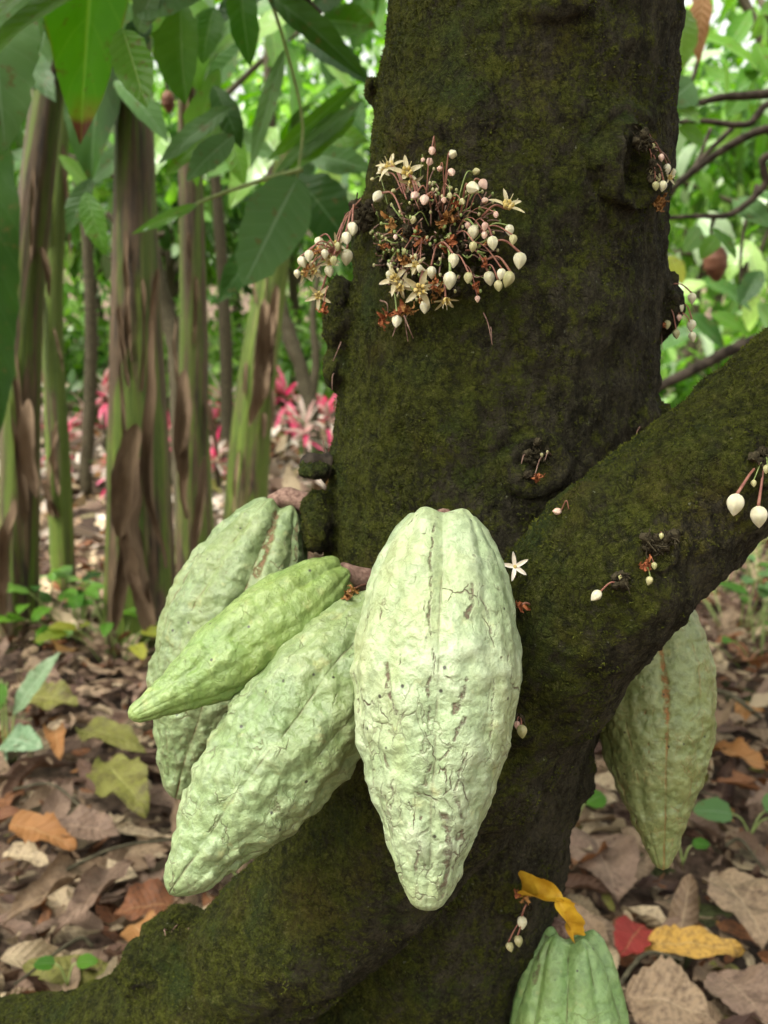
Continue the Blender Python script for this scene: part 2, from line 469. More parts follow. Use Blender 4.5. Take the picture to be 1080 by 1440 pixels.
M['pod_back'] = pod_mat('pod_skin_grey', (0.165, 0.235, 0.095), (0.235, 0.31, 0.145), (0.30, 0.365, 0.195), 0.5, scar=(0.16, 0.07, 0.03))
M['pod_shade'] = pod_mat('pod_skin_olive', (0.155, 0.195, 0.065), (0.215, 0.255, 0.10), (0.27, 0.30, 0.13), 0.4, scar=(0.28, 0.11, 0.03))  # olive skin, darker and yellower than the other pods
M['pod_green'] = pod_mat('pod_skin_green', (0.14, 0.25, 0.075), (0.20, 0.32, 0.11), (0.26, 0.37, 0.15), 0.4)
M['pod_brown'] = simple_mat('pod_skin_brown', (0.09, 0.035, 0.02), (0.2, 0.09, 0.05), 30, 0.6, 0.3, 0.003)
M['peduncle'] = simple_mat('peduncle_cork', (0.11, 0.06, 0.045), (0.27, 0.17, 0.13), 260, 0.85, 0.2, 0.002)

M['bud'] = simple_mat('bud_cream', (0.46, 0.44, 0.28), (0.62, 0.58, 0.43), 150, 0.45, 0.4, 0.0004, 0.25)
M['bud_pink'] = simple_mat('bud_pink', (0.46, 0.27, 0.21), (0.6, 0.45, 0.36), 150, 0.45, 0.4, 0.0004, 0.25)
M['bud_green'] = simple_mat('bud_green', (0.28, 0.28, 0.12), (0.40, 0.36, 0.19), 150, 0.5, 0.4, 0.0004, 0.2)
M['petal'] = simple_mat('petal_cream', (0.40, 0.34, 0.17), (0.54, 0.48, 0.31), 200, 0.5, 0.3, 0.0004, 0.2)
M['petal_white'] = simple_mat('petal_white', (0.72, 0.62, 0.48), (0.85, 0.78, 0.64), 200, 0.5, 0.3, 0.0004, 0.2)
M['stamen'] = simple_mat('flower_centre', (0.45, 0.33, 0.08), (0.55, 0.43, 0.16), 300, 0.5, 0.3)
M['pedicel'] = simple_mat('pedicel_red', (0.17, 0.06, 0.045), (0.30, 0.14, 0.09), 200, 0.5, 0.35)
M['pedicel_green'] = simple_mat('pedicel_green', (0.14, 0.2, 0.05), (0.25, 0.3, 0.1), 200, 0.5, 0.35)
M['wither'] = simple_mat('withered_petal', (0.13, 0.05, 0.015), (0.42, 0.22, 0.07), 220, 0.75, 0.2, 0.001)
M['wither_red'] = simple_mat('withered_petal_rust', (0.16, 0.04, 0.015), (0.36, 0.13, 0.05), 220, 0.75, 0.2, 0.001)
M['dry_yellow'] = simple_mat('dried_leaf_yellow', (0.42, 0.22, 0.01), (0.62, 0.4, 0.03), 60, 0.55, 0.35, 0.002)

def banana_mat(name, greenness):
    m, nt, b = new_mat(name, 0.5, 0.35)
    t = NT(nt); g = t.coord('UV')
    n1 = t.noise(t.mapping(g, (9, 2.2, 1)), 1, 5, 0.65, 0.6)
    n2 = t.noise(t.mapping(g, (110, 2.5, 1)), 1, 6, 0.75)
    n3 = t.noise(t.mapping(g, (30, 7, 1)), 1, 7, 0.8)
    green = t.mix(t.ramp(n2, [(0.4, 0.0), (0.6, 1.0)]), (0.024, 0.055, 0.006), (0.15, 0.205, 0.028))
    brown = t.mix(t.ramp(n3, [(0.4, 0.0), (0.6, 1.0)]), (0.022, 0.013, 0.008), (0.12, 0.075, 0.04))
    brown = t.mix(t.ramp(n2, [(0.5, 0.0), (0.6, 0.45)]), brown, (0.26, 0.20, 0.12))
    brown = t.mix(t.ramp(t.noise(t.mapping(g, (14, 3, 1), (5, 5, 0)), 1, 5, .7), [(.56, 0.), (.6, .8)]), brown, (.015, .01, .008))
    k = t.ramp(n1, [(greenness - 0.05, 0.0), (greenness + 0.04, 1.0)])
    col = t.mix(k, green, brown)
    t.l(col, b.inputs['Base Color'])
    t.l(t.bump(t.math('ADD', n2, n3), 0.6, 0.006), b.inputs['Normal'])
    return m
M['banana_a'] = banana_mat('banana_sheath_brown', 0.50)
M['banana_b'] = banana_mat('banana_sheath_green', 0.58)
def dry_mat():
    m, nt, b = new_mat('dry_sheath', 0.8, 0.2)
    t = NT(nt); g = t.mapping(t.coord('UV'), (3.5, 60, 1))
    n = t.noise(g, 1, 6, 0.8, .4)
    n2 = t.noise(t.mapping(t.coord('UV'), (3, 3, 1)), 1, 4, 0.6)
    c = t.mix(t.ramp(n, [(0.4, 0.0), (0.6, 1.0)]), (0.05, 0.03, 0.016), (0.27, 0.185, 0.11))
    c = t.mix(t.ramp(n2, [(0.5, 0.0), (0.7, 0.6)]), c, (0.05, 0.025, 0.015))
    c = t.mix(t.math('MULTIPLY', t.attr('rnd'), .7), c, (0.24, 0.165, 0.105))
    t.l(c, b.inputs['Base Color']); t.l(t.bump(n, .8, .006), b.inputs['Normal'])
    return m
M['dry_sheath'] = dry_mat()

def soil_mat():
    m, nt, b = new_mat('soil', 0.95, 0.15)
    t = NT(nt); g = t.coord('Object')
    v = t.n('TexVoronoi'); t.l(g, v.inputs['Vector']); v.inputs['Scale'].default_value = 9
    c = t.ramp(t.sepxyz(v.outputs['Color'])[0], [(0.0, (0.03, 0.02, 0.014)), (0.35, (0.10, 0.065, 0.045)), (0.6, (0.18, 0.12, 0.085)), (0.85, (0.26, 0.19, 0.13)), (1, (0.08, 0.1, 0.03))])
    n = t.noise(g, 40, 5, 0.7)
    c = t.mix(t.ramp(n, [(0.35, 0.8), (0.6, 0.0)]), c, (0.02, 0.014, 0.01))
    t.l(c, b.inputs['Base Color'])
    t.l(t.bump(t.math('ADD', n, v.outputs['Distance']), 1.0, 0.02), b.inputs['Normal'])
    return m
M['soil'] = soil_mat()
M['hill'] = simple_mat('hill_green', (0.02, 0.05, 0.012), (0.08, 0.16, 0.03), 1.3, 0.9, 0.1, 0.05)

# ------------------------------------------------------------------ leaves
def leaf_geo(L=1.0, W=0.35, nx=12, ny=6, fold=0.15, bend=0.3, cross=0.0, wave=0.0, seed=0, shape='cacao', twist=0.0):
    """leaf from the origin along +x, upper face +z"""
    r = np.random.default_rng(seed)
    t = np.linspace(0, 1, nx + 1); s = np.linspace(-1, 1, ny + 1)
    if shape == 'cacao':
        w = np.sin(np.pi * t ** 0.9) ** 0.75 * (1 - 0.25 * t ** 6)
    elif shape == 'strap':
        w = np.minimum(1, (t / 0.12) ** 0.6) * (1 - t ** 3.5) ** 0.9
    elif shape == 'oval':
        w = np.sin(np.pi * t ** 0.75) ** 0.6
    else:   # heart
        w = np.sin(np.pi * t ** 0.62) ** 0.7
    w = np.maximum(w, 0.012)
    w[0] = 0.03; w[-1] = 0.01
    edge = 1 + (0.06 * r.normal(size=nx + 1) if wave > 0 else 0)
    w = w * W / 2 * edge
    th = -bend * t                                  # centreline angle
    dx = np.cos(th); dz = np.sin(th)
    X = np.concatenate([[0], np.cumsum((dx[1:] + dx[:-1]) / 2)]) / nx * L
    Z = np.concatenate([[0], np.cumsum((dz[1:] + dz[:-1]) / 2)]) / nx * L
    S = s[None] * w[:, None]
    c = cross / (W / 2) if cross else 0
    if c:
        Y = np.sin(c * S) / c; H = (1 - np.cos(c * S)) / c
    else:
        Y = S; H = 0 * S
    H = H + np.abs(S) * math.tan(fold)
    if wave:
        ph = r.uniform(0, 6.3, 2)
        f = r.uniform(1.5, 3.2)
        H = H + wave * L * np.abs(s)[None] ** 1.5 * np.where(s[None] > 0, np.sin(f * 6.28 * t[:, None] + ph[0]), np.sin(f * 5.4 * t[:, None] + ph[1]))
        q = np.stack([X[:, None] + 0 * S, Y, 0 * S], -1).reshape(-1, 3) / L
        H = H + wave * L * (1.3 * pn(q * 3.5 + seed) + .5 * pn(q * 9 + seed)).reshape(H.shape)
    nxn = np.stack([-np.sin(th), np.cos(th)], -1)
    VX = X[:, None] + H * nxn[:, 0:1]
    VZ = Z[:, None] + H * nxn[:, 1:2]
    if twist:
        a = twist * t[:, None]
        Y, VZ = Y * np.cos(a) - (VZ - Z[:, None]) * np.sin(a), Z[:, None] + Y * np.sin(a) + (VZ - Z[:, None]) * np.cos(a)
    V = np.stack([VX, Y, VZ], -1).reshape(-1, 3)
    i = np.arange(nx)[:, None] * (ny + 1); j = np.arange(ny)[None]
    Q = np.stack([i + j, i + ny + 1 + j, i + ny + 2 + j, i + j + 1], -1).reshape(-1, 4)
    uv = np.stack([np.repeat(t, ny + 1), np.tile((s + 1) / 2, nx + 1)], -1)
    return V, Q, uv

def rot_from(x, up):
    """rows of frames: local x along x, local z near up (arrays m,3)"""
    x = x / np.linalg.norm(x, axis=1)[:, None]
    z = up - x * np.sum(up * x, 1)[:, None]
    z /= np.linalg.norm(z, axis=1)[:, None] + 1e-9
    y = np.cross(z, x)
    return np.stack([x, y, z], -1)     # (m,3,3)

def scatter_mesh(name, variants, R, pos, scale, mi, mats, parent=None, seed=0):
    r = np.random.default_rng(seed)
    m = len(pos)
    vi = r.integers(0, len(variants), m)
    Vs, Qs, Us, Rs, Ms = [], [], [], [], []
    n = 0
    off = world_of(parent) if parent is not None else np.zeros(3)
    for k, (V, Q, uv) in enumerate(variants):
        idx = np.where(vi == k)[0]
        if not len(idx): continue
        W = np.einsum('mij,nj->mni', R[idx], V) * scale[idx][:, None, None] + pos[idx][:, None, :] - off
        Vs.append(W.reshape(-1, 3))
        q = Q[None] + (np.arange(len(idx)) * len(V))[:, None, None] + n
        Qs.append(q.reshape(-1, 4))
        Us.append(np.tile(uv, (len(idx), 1)))
        Rs.append(np.repeat(r.random(len(idx)), len(V)))
        Ms.append(np.repeat(mi[idx], len(Q)))
        n += len(idx) * len(V)
    me = np_mesh(name, np.concatenate(Vs), np.concatenate(Qs), mats, midx=np.concatenate(Ms),
                 uv=np.concatenate(Us), attrs={'rnd': np.concatenate(Rs)})
    return link(name, me, parent)

LEAF_N = 0
def leaf_obj(name, p0, p1, W, mat, parent, up=(0, -0.3, 1), fold=0.18, bend=0.4, cross=0.0, wave=0.01, shape='cacao', nx=16, ny=8, label=None, twist=0.0):
    """one leaf part running from p0 to p1 (world)"""
    global LEAF_N
    LEAF_N += 1
    p0 = np.asarray(p0, float); p1 = np.asarray(p1, float)
    V, Q, uv = leaf_geo(1.0, W, nx, ny, fold, bend, cross, wave, LEAF_N, shape, twist)
    e = V.reshape(nx + 1, ny + 1, 3)[-1, ny // 2]
    L = np.linalg.norm(p1 - p0)
    k = L / np.linalg.norm(e)
    V, Q, uv = leaf_geo(1.0, W / k, nx, ny, fold, bend, cross, wave, LEAF_N, shape, twist)
    V = V * k
    a = math.atan2(e[2], e[0])
    ca, sa = math.cos(-a), math.sin(-a)
    V = np.stack([V[:, 0] * ca - V[:, 2] * sa, V[:, 1], V[:, 0] * sa + V[:, 2] * ca], -1)
    R = rot_from((p1 - p0)[None], np.asarray(up, float)[None])[0]
    V = V @ R.T + p0
    o = part(name, V, Q, mat, parent, uv=uv, attrs={'rnd': np.full(len(V), random.random())})
    if label: o['label'] = label
    return o

# ================================================================== COCOA TREE IN FRONT
def PY(u, v, y):
    r = ray(u, v)
    return CAM + r * (y / r[1])

TY = 0.735
def crad(p, hw):
    return px(p)[2] * math.sin(math.atan(hw / FPX))
trunk_pts, trunk_r = [], []
for u, v, hw in ((752, -420, 200), (750, -120, 204), (748, 60, 207), (722, 300, 213), (694, 600, 222), (678, 790, 222), (655, 1000, 184), (625, 1200, 168), (595, 1400, 148)):
    p = PY(u, v, TY); trunk_pts.append(p); trunk_r.append(crad(p, hw))
trunk_pts = trunk_pts[::-1]; trunk_r = trunk_r[::-1]
b0 = trunk_pts[0]
trunk_pts = [np.array([b0[0] - 0.02, b0[1] + 0.01, -0.06]), np.array([b0[0] - 0.015, b0[1], 0.2])] + trunk_pts
trunk_r = [0.16, 0.115] + trunk_r
top = trunk_pts[-1]
trunk_pts += [top + np.array([0.01, 0.03, 0.35]), top + np.array([-0.02, 0.08, 0.8])]
trunk_r += [0.09, 0.08]
limb = [(-420, 1900, .98, 80), (-260, 1600, .93, 78), (-60, 1506, .88, 82), (120, 1478, .83, 82), (300, 1398, .785, 98), (468, 1258, .73, 112),
        (615, 1105, .67, 118), (722, 975, .635, 122), (792, 882, .60, 120), (866, 790, .575, 120), (975, 695, .57, 113), (1085, 600, .575, 108), (1230, 470, .55, 104), (1420, 270, .53, 100)]
limb_pts = [P(u, v, d) for u, v, d, w in limb]
limb_r = [crad(P(u, v, d), w) for u, v, d, w in limb]
limb_pts[0][2] = -0.04

def resampled(pts, rad, n):
    path = spline(pts, n)
    R = spline(np.array(rad)[:, None] * np.ones(3), n)[:, 0]
    return path, R
tp, tr_ = resampled(trunk_pts, trunk_r, 60)
lp, lr_ = resampled(limb_pts, limb_r, 70)

def bvh_from(meshes):
    Vs, Fs, n = [], [], 0
    for V, Q, T_ in meshes:
        Vs += [tuple(x) for x in V]
        Fs += [tuple(int(i) + n for i in f) for f in Q]
        if T_ is not None: Fs += [tuple(int(i) + n for i in f) for f in T_]
        n += len(V)
    return BVHTree.FromPolygons(Vs, Fs)

t1 = tube(tp, tr_, 36, 60); t2 = tube(lp, lr_, 32, 70)
bvh0 = bvh_from([(t1[0], t1[1], t1[2]), (t2[0], t2[1], t2[2])])
def hit(bvh, u, v):
    r = ray(u, v)
    loc, nor, idx, dist = bvh.ray_cast(Vector(CAM), Vector(r))
    if loc is None: return None, None
    n = np.array(nor)
    if n @ r > 0: n = -n
    return np.array(loc), n

mb = MB()
mb.add(t1[0], t1[1], t1[2]); mb.add(t2[0], t2[1], t2[2])
# swellings, knots and flower cushions that belong to the bark itself
for u, v, w, h, k in ((750, 655, 40, 40, 0.45), (752, 650, 24, 24, 0.8), (878, 238, 52, 46, 0.35), (885, 236, 26, 24, 0.75), (625, 335, 78, 70, 0.28), (620, 350, 40, 50, 0.5),
                      (700, 330, 50, 45, 0.3), (925, 780, 22, 20, 0.5), (872, 815, 18, 18, 0.5), (1072, 645, 30, 26, 0.5), (905, 590, 36, 30, 0.6),
                      (822, 705, 40, 30, 0.6), (610, 160, 90, 60, 0.12), (640, 560, 80, 90, 0.12), (800, 450, 80, 70, 0.12), (780, 10, 50, 20, 0.5),
                      (560, 700, 60, 80, 0.12), (1000, 640, 60, 50, 0.15), (930, 860, 50, 60, 0.15), (735, 1030, 20, 22, 0.6), (725, 1270, 26, 26, 0.6), (420, 1370, 70, 50, .2), (690, 1130, 70, 60, .15)):
    p, n = hit(bvh0, u, v)
    if p is None: continue
    d = px(p)[2]
    a, b, c = w / FPX * d, h / FPX * d, max(w, h) / FPX * d * k
    V, Q = blob((0, 0, 0), (b, a, c), 16, 0.25, 2.2, seed=u)
    B = basis(n)
    mb.add(V @ B.T + p, Q)
for u, v, d, w, h in ((476, 450, .72, 20, 64), (470, 520, .72, 15, 24), (449, 655, .72, 20, 12), (450, 735, .72, 24, 44), (248, 1318, .775, 50, 34), (212, 1358, .785, 44, 34),
                      (508, 335, .705, 16, 60), (930, 430, .715, 26, 48), (925, 240, .70, 22, 40), (520, 130, .70, 5, 16), (812, 1085, .78, 18, 36), (915, 585, .70, 28, 20)):
    V, Q = blob(P(u, v, d), (w / FPX * d, 0.03, h / FPX * d), 16, 0.35, 2.4, seed=v)
    mb.add(V, Q)
V, Q_, mi, uv = mb.get()
tmp = link('trunk_tmp', np_mesh('trunk_tmp', V, Q_))
mod = tmp.modifiers.new('r', 'REMESH'); mod.mode = 'VOXEL'; mod.voxel_size = 0.0030; mod.adaptivity = 0
md = tmp.modifiers.new('s', 'SMOOTH'); md.iterations = 6; md.factor = 0.5
dg = bpy.context.evaluated_depsgraph_get()
me = bpy.data.meshes.new_from_object(tmp.evaluated_get(dg))
bpy.data.objects.remove(tmp)
n = len(me.vertices)
V = np.zeros(n * 3); me.vertices.foreach_get('co', V); V = V.reshape(-1, 3)
Nn = np.zeros(n * 3); me.vertices.foreach_get('normal', Nn); Nn = Nn.reshape(-1, 3)
disp = 0.0026 * fbm(V / 0.07, 2) + 0.0022 * fbm(V / 0.022 + 9, 3, 0.6)
q = V / np.array([0.010, 0.010, 0.022])
disp += 0.0019 * (0.5 - np.abs(pn(q + 30))) + 0.0012 * fbm(V / 0.0065 + 5, 2)
# knot hollows: a ring with a sunken middle
for u, v, r0, k_ in ((752, 652, .017, .7), (880, 236, .020, 1.1), (626, 340, .03, .6), (1072, 645, .010, .6), (922, 775, .009, .5)):
    p, nn = hit(bvh0, u, v)
    dd = np.linalg.norm(V - p, axis=1)
    dd = dd * (1 + .18 * fbm(V / .012 + 60, 2)); disp += k_ * (0.0085 * np.exp(-((dd - r0) / (0.3 * r0)) ** 2) - 0.018 * np.exp(-(dd / (0.6 * r0)) ** 2) + .003 * np.exp(-((dd - 1.7 * r0) / (0.2 * r0)) ** 2))
# a short crack down the bark
pa, _ = hit(bvh0, 686, 485); pb, _ = hit(bvh0, 712, 545)
ab = pb - pa; tt = np.clip(((V - pa) @ ab) / (ab @ ab), 0, 1)
dd = np.linalg.norm(V - pa - tt[:, None] * ab, axis=1)
disp -= 0.007 * np.exp(-(dd / 0.0028) ** 2)
V = V + Nn * disp[:, None]
me.vertices.foreach_set('co', V.ravel().astype(np.float32))
me.update()
nq = len(me.polygons)
lt = np.zeros(nq, int); me.polygons.foreach_get('loop_total', lt)
li = np.zeros(len(me.loops), int); me.loops.foreach_get('vertex_index', li)
ls = np.zeros(nq, int); me.polygons.foreach_get('loop_start', ls)
fq = li[ls[lt == 4][:, None] + np.arange(4)]
ft = li[ls[lt == 3][:, None] + np.arange(3)] if (lt == 3).any() else np.zeros((0, 3), int)
bpy.data.meshes.remove(me)
base = np.array([trunk_pts[0][0], trunk_pts[0][1], 0.0])
tree = thing('cocoa_tree', base, 'thick mossy cocoa tree in front, its leaning limb crossing the lower trunk', 'cocoa tree')
trunk = part('trunk', V, [fq, ft], M['bark'], tree)
TREE = BVHTree.FromPolygons([tuple(x) for x in V], [tuple(int(i) for i in f) for f in fq] + [tuple(int(i) for i in f) for f in ft])

# velvet of moss: tiny tufts standing on the bark
fa = V[fq[:, 0]]; fb = V[fq[:, 1]]; fc = V[fq[:, 2]]
cen = (fa + fc) / 2
nor = np.cross(fb - fa, fc - fa); nor /= np.linalg.norm(nor, axis=1)[:, None] + 1e-12
vis = np.where((cen[:, 2] > 0.3) & (cen[:, 2] < 1.32) & (np.sum(nor * (CAM - cen), 1) > -0.15 * np.linalg.norm(CAM - cen, axis=1)))[0]
dens = fbm(cen[vis] / 0.035 + 3, 3) + 0.5 * fbm(cen[vis] / 0.009, 2) + (-0.35 * nor[vis, 0] + 0.45 * nor[vis, 2])
vis = vis[dens > 0.12]
pick = rng.choice(vis, 42000)
w = rng.random((len(pick), 2))
pt = fa[pick] * (1 - w[:, :1]) + fb[pick] * w[:, :1] * (1 - w[:, 1:]) + fc[pick] * w[:, :1] * w[:, 1:]
ln = rng.uniform(0.0008, 0.0022, len(pick))
Vt = []
for k in range(2):
    dr = nor[pick] + rng.normal(size=(len(pick), 3)) * 0.55
    dr /= np.linalg.norm(dr, axis=1)[:, None]
    sd = np.cross(dr, rng.normal(size=(len(pick), 3))); sd /= np.linalg.norm(sd, axis=1)[:, None]
    a = pt - sd * 0.0006 - nor[pick] * 0.0006; b = pt + sd * 0.0006 - nor[pick] * 0.0006; c = pt + dr * ln[:, None]
    Vt.append(np.stack([a, b, c], 1).reshape(-1, 3))
Vt = np.concatenate(Vt)
tag(part('moss', Vt, np.arange(len(Vt)).reshape(-1, 3), M['moss'], tree, smooth=False), kind='stuff')

def on_tree(u, v, lift=0.0, default=0.68):
    p, n_ = hit(TREE, u, v)
    if p is None: return P(u, v, default)
    return p - ray(u, v) * lift

# dead twig stub on the left edge, small epiphyte threads on the bark
V_, Q_, T_, uv_ = tube([P(462, 655, .715), P(446, 652, .712), P(432, 645, .705)], [.011, .009, .0075], 12, 10, rough=.4, seed=3)
part('twig_stub', V_, [Q_, T_], M['darkbark'], tree)
mbt = MB()
for k in range(16):
    u0, v0 = [(680, 440), (765, 640), (775, 640), (480, 480), (470, 525), (560, 455), (740, 640), (690, 460), (900, 600), (575, 440), (470, 560), (455, 620), (930, 470), (250, 1300), (265, 1305), (235, 1308)][k]
    p = on_tree(u0, v0, 0.0, .71)
    d = np.array([rng.normal() * .3, -0.8, rng.normal() * .5 - .4]); d /= np.linalg.norm(d)
    L = rng.uniform(.008, .02)
    t_ = tube([p, p + d * L * .5 + rng.normal(size=3) * .001, p + d * L + np.array([0, 0, -L * .4])], [.0005, .0004, .00025], 5, 7)
    part('rootlet', t_[0], [t_[1], t_[2]], M['peduncle'], tree)

# ================================================================== PODS
def make_pod(name, S, T, rmax, mat, label, roll=0.0, nth=240, nt=280, seed=0, rug=1.0, ridge=1.0, bow=(0, 0, 0), prof=None, wart=1.0, group=None, cat='cocoa pod', tipw=1.0, seamw=1.0, wsz=1.0, scars=()):
    S = np.asarray(S, float); T = np.asarray(T, float); L = np.linalg.norm(T - S)
    root = thing(name, S, label, cat, group)
    t = 0.5 - 0.5 * np.cos(np.linspace(0, np.pi, nt)); t = 0.6 * t + 0.4 * np.linspace(0, 1, nt)
    pr = prof or [(0, 0), (.012, .24), (.035, .40), (.08, .58), (.15, .76), (.24, .90), (.34, .985), (.43, 1), (.53, .97), (.63, .88), (.73, .73), (.82, .55), (.89, .41), (.94, .31), (.975, .21), (.992, .11), (1, 0)]
    xs = np.array([a for a, b in pr]); ys = np.array([b for a, b in pr])
    E = np.interp(t, xs, ys)
    ker = np.exp(-np.linspace(-2, 2, 9) ** 2); ker /= ker.sum()
    Es = np.convolve(np.pad(E, 4, mode='edge'), ker, 'valid'); Es[0] = Es[-1] = 0; Es[1] = E[1]; Es[-2] = E[-2]
    th = np.linspace(0, 2 * np.pi, nth, endpoint=False)
    tt, hh = np.meshgrid(t, th, indexing='ij')
    rr = np.repeat(Es[:, None], nth, 1) * rmax
    A, B = np.cos(hh), np.sin(hh)
    base_p = np.stack([rr * A, rr * B, tt * L], -1).reshape(-1, 3)
    # 5 deep + 5 shallow furrows that wander a little
    wob = 0.07 * pn(np.stack([np.cos(hh) * 2, np.sin(hh) * 2, tt * 5 + seed], -1).reshape(-1, 3)).reshape(hh.shape)
    ang = hh + wob
    d5 = np.abs((ang / (2 * np.pi) * 5 + .5) % 1 - .5) * (2 * np.pi / 5)
    d10 = np.abs((ang / (2 * np.pi) * 5) % 1 - .5) * (2 * np.pi / 5)
    en = 0.55 + 0.9 * np.exp(-(tt / 0.22) ** 2) + 0.25 * sstep(.6, .95, tt)
    fur = -(0.075 * np.exp(-(d5 / .13) ** 2) + 0.045 * np.exp(-(d10 / .10) ** 2) + 0.03 * np.exp(-(d5 / .35) ** 2)) * en * ridge
    fur = fur * sstep(0.0, 0.03, tt) * sstep(1.0, .96, tt)
    # the ridges turn over into the dimple where the stalk sits
    z_off = np.where(tt < .12, (np.cos(d10 * 0) * 0.0) - 0.0, 0)
    lobes = 0.10 * np.cos(ang * 5 + np.pi) * 0.5 * np.exp(-(tt / .07) ** 2) * ridge
    r2 = rr * (1 + fur + lobes * sstep(0, .02, tt))
    # warty skin: rounded bumps elongated across the ridges, sharp little valleys
    q = base_p / np.array([.0105, .0105, .0095]) / wsz + seed * 7.7
    b1 = 1 - 2 * np.abs(pn(q)); 
    b1 = fbm(q, 2, .35) - .5 * np.abs(pn(q * 1.3 + 40)) ** .8 + .2
    b2 = fbm(base_p / .0055 + seed, 2, .5)
    b3 = fbm(base_p / .024 + seed * 2, 2)
    rg = (b1 * .0017 * wart + b2 * .00045 + b3 * .0019).reshape(hh.shape)
    amp = sstep(0, .10, tt) * sstep(1.01, .9, tt) * (0.75 + 0.35 * sstep(.2, .7, tt))
    r2 = np.maximum(r2 + rg * amp * rug * (rmax / .045) ** .5, 0)
    bw = np.asarray(bow, float)
    zz = tt * L + 0.035 * L * np.exp(-((Es[:, None] / .22) ** 2)) * (tt < .1) - ridge * .011 * L * np.cos(5 * ang + np.pi) * np.exp(-(tt / .05) ** 2) * sstep(0, .02, tt)
    Vl = np.stack([r2 * A, r2 * B, zz], -1).reshape(-1, 3)
    Bm = basis(T - S, roll, hint=-FW)
    W = Vl @ Bm.T + (np.sin(np.pi * tt).reshape(-1, 1) * bw) + S
    i = np.arange(nt - 1)[:, None] * nth; j = np.arange(nth)[None]; j2 = (j + 1) % nth
    Q = np.stack([i + j, i + j2, i + nth + j2, i + nth + j], -1).reshape(-1, 4)
    brk = sstep(-.25, .15, pn(np.stack([tt * 14 + seed, np.round(ang / (2 * np.pi) * 10) * 3.7, 0 * tt], -1).reshape(-1, 3))).reshape(hh.shape)
    line = .006 * .045 / rmax
    seam = np.exp(-(d5 * np.maximum(rr, 1e-4) / .0007) ** 2) * (0.35 + .65 * brk) * .9 + np.exp(-(d10 * np.maximum(rr, 1e-4) / .0005) ** 2) * brk * .5
    seam = np.clip(seam * seamw, 0, 1) * sstep(.01, .06, tt)
    hgt = np.clip(.5 + rg.reshape(-1) / .004, 0, 1)
    tw = np.clip(.35 + sstep(.35, .9, tt) * tipw, 0, 1).reshape(-1)
    uv = np.stack([hh.reshape(-1) / (2 * np.pi), tt.reshape(-1)], -1)
    scar = np.zeros(len(W))
    if scars:
        bv = BVHTree.FromPolygons([tuple(x) for x in W], [tuple(int(i_) for i_ in f) for f in Q])
        jag = np.stack([fbm(W / .006 + k_ * 9, 3) for k_ in range(3)], -1)
        for pl, wd, st_ in scars:
            pp = [hit(bv, *c_)[0] for c_ in pl]
            pp = [x for x in pp if x is not None]
            Wj = W + jag * .0012
            for a_, b_ in zip(pp[:-1], pp[1:]):
                ab_ = b_ - a_; t_ = np.clip(((Wj - a_) @ ab_) / (ab_ @ ab_ + 1e-12), 0, 1)
                dd_ = np.linalg.norm(Wj - a_ - t_[:, None] * ab_, axis=1)
                scar = np.maximum(scar, st_ * sstep(1.3, .6, dd_ / (wd * (1 + .8 * jag[:, 0]))))
    # local coordinates for the material: keep it in metres in the pod's own frame
    body = part('pod_husk', W, Q, mat, root, attrs={'seam': seam.reshape(-1), 'height': hgt, 'tipw': tw, 'scar': scar}, uv=uv)
    return root, Bm

def stalk(root, pts, radii, seed=0, name='pod_stalk'):
    V, Q, T_, uv = tube(pts, radii, 16, 28, rough=.22, seed=seed)
    return part(name, V, [Q, T_], M['peduncle'], root)

podA, _ = make_pod('cocoa_pod', P(623, 716, .545), P(600, 1281, .505), .0452, M['pod_front'],
    'largest pale green cocoa pod hanging tip-down in front of the trunk, covered in brown cracks', roll=math.radians(2), nth=420, nt=520, seed=3, rug=.85, ridge=1.0, wart=.75, tipw=1.0, seamw=.6,
    prof=[(0, 0), (.006, .24), (.018, .40), (.05, .56), (.10, .685), (.17, .825), (.26, .925), (.36, .985), (.43, 1), (.52, .95), (.615, .86), (.72, .70), (.80, .565), (.87, .44), (.92, .35), (.96, .265), (.985, .18), (.995, .11), (1, 0)],
    scars=[([(612, 735), (606, 775), (607, 830), (603, 880), (611, 925), (603, 960), (604, 1000), (602, 1050)], .0006, .9), ([(662, 820), (664, 850), (657, 868)], .0014, 1), ([(655, 955), (648, 985), (640, 1000)], .0014, 1),
           ([(543, 935), (547, 965), (556, 1000), (566, 1008)], .0012, 1), ([(626, 1150), (632, 1190), (628, 1225), (618, 1262)], .0022, .9), ([(690, 880), (694, 960), (690, 1040)], .0006, .8), ([(655, 1010), (640, 1040), (628, 1060), (600, 1085)], .0009, .9),
           ([(575, 1130), (590, 1190), (585, 1230)], .0007, .8), ([(668, 780), (676, 840), (690, 870)], .0006, .8), ([(500, 930), (504, 1000), (515, 1080)], .0008, .8), ([(655, 1060), (640, 1110), (650, 1150)], .0008, .8), ([(540, 1060), (552, 1100), (550, 1150)], .0007, .8)])
stalk(podA, [P(623, 735, .55), P(628, 745, .58), P(640, 750, .63)], [.007, .008, .011], 1)
podB, _ = make_pod('cocoa_pod', P(560, 838, .632), P(238, 1258, .565), .0415, M['pod_mint'],
    'bumpy mint green cocoa pod slanting down to the left beside the largest pod', roll=math.radians(10), nth=360, nt=460, seed=11, rug=1.2, ridge=.9, wart=1.3, seamw=.7, wsz=1.3,
    prof=[(0, 0), (.012, .24), (.035, .40), (.08, .58), (.15, .76), (.24, .90), (.34, .985), (.43, 1), (.53, .98), (.63, .91), (.73, .78), (.82, .60), (.89, .44), (.94, .33), (.975, .22), (.992, .11), (1, 0)])
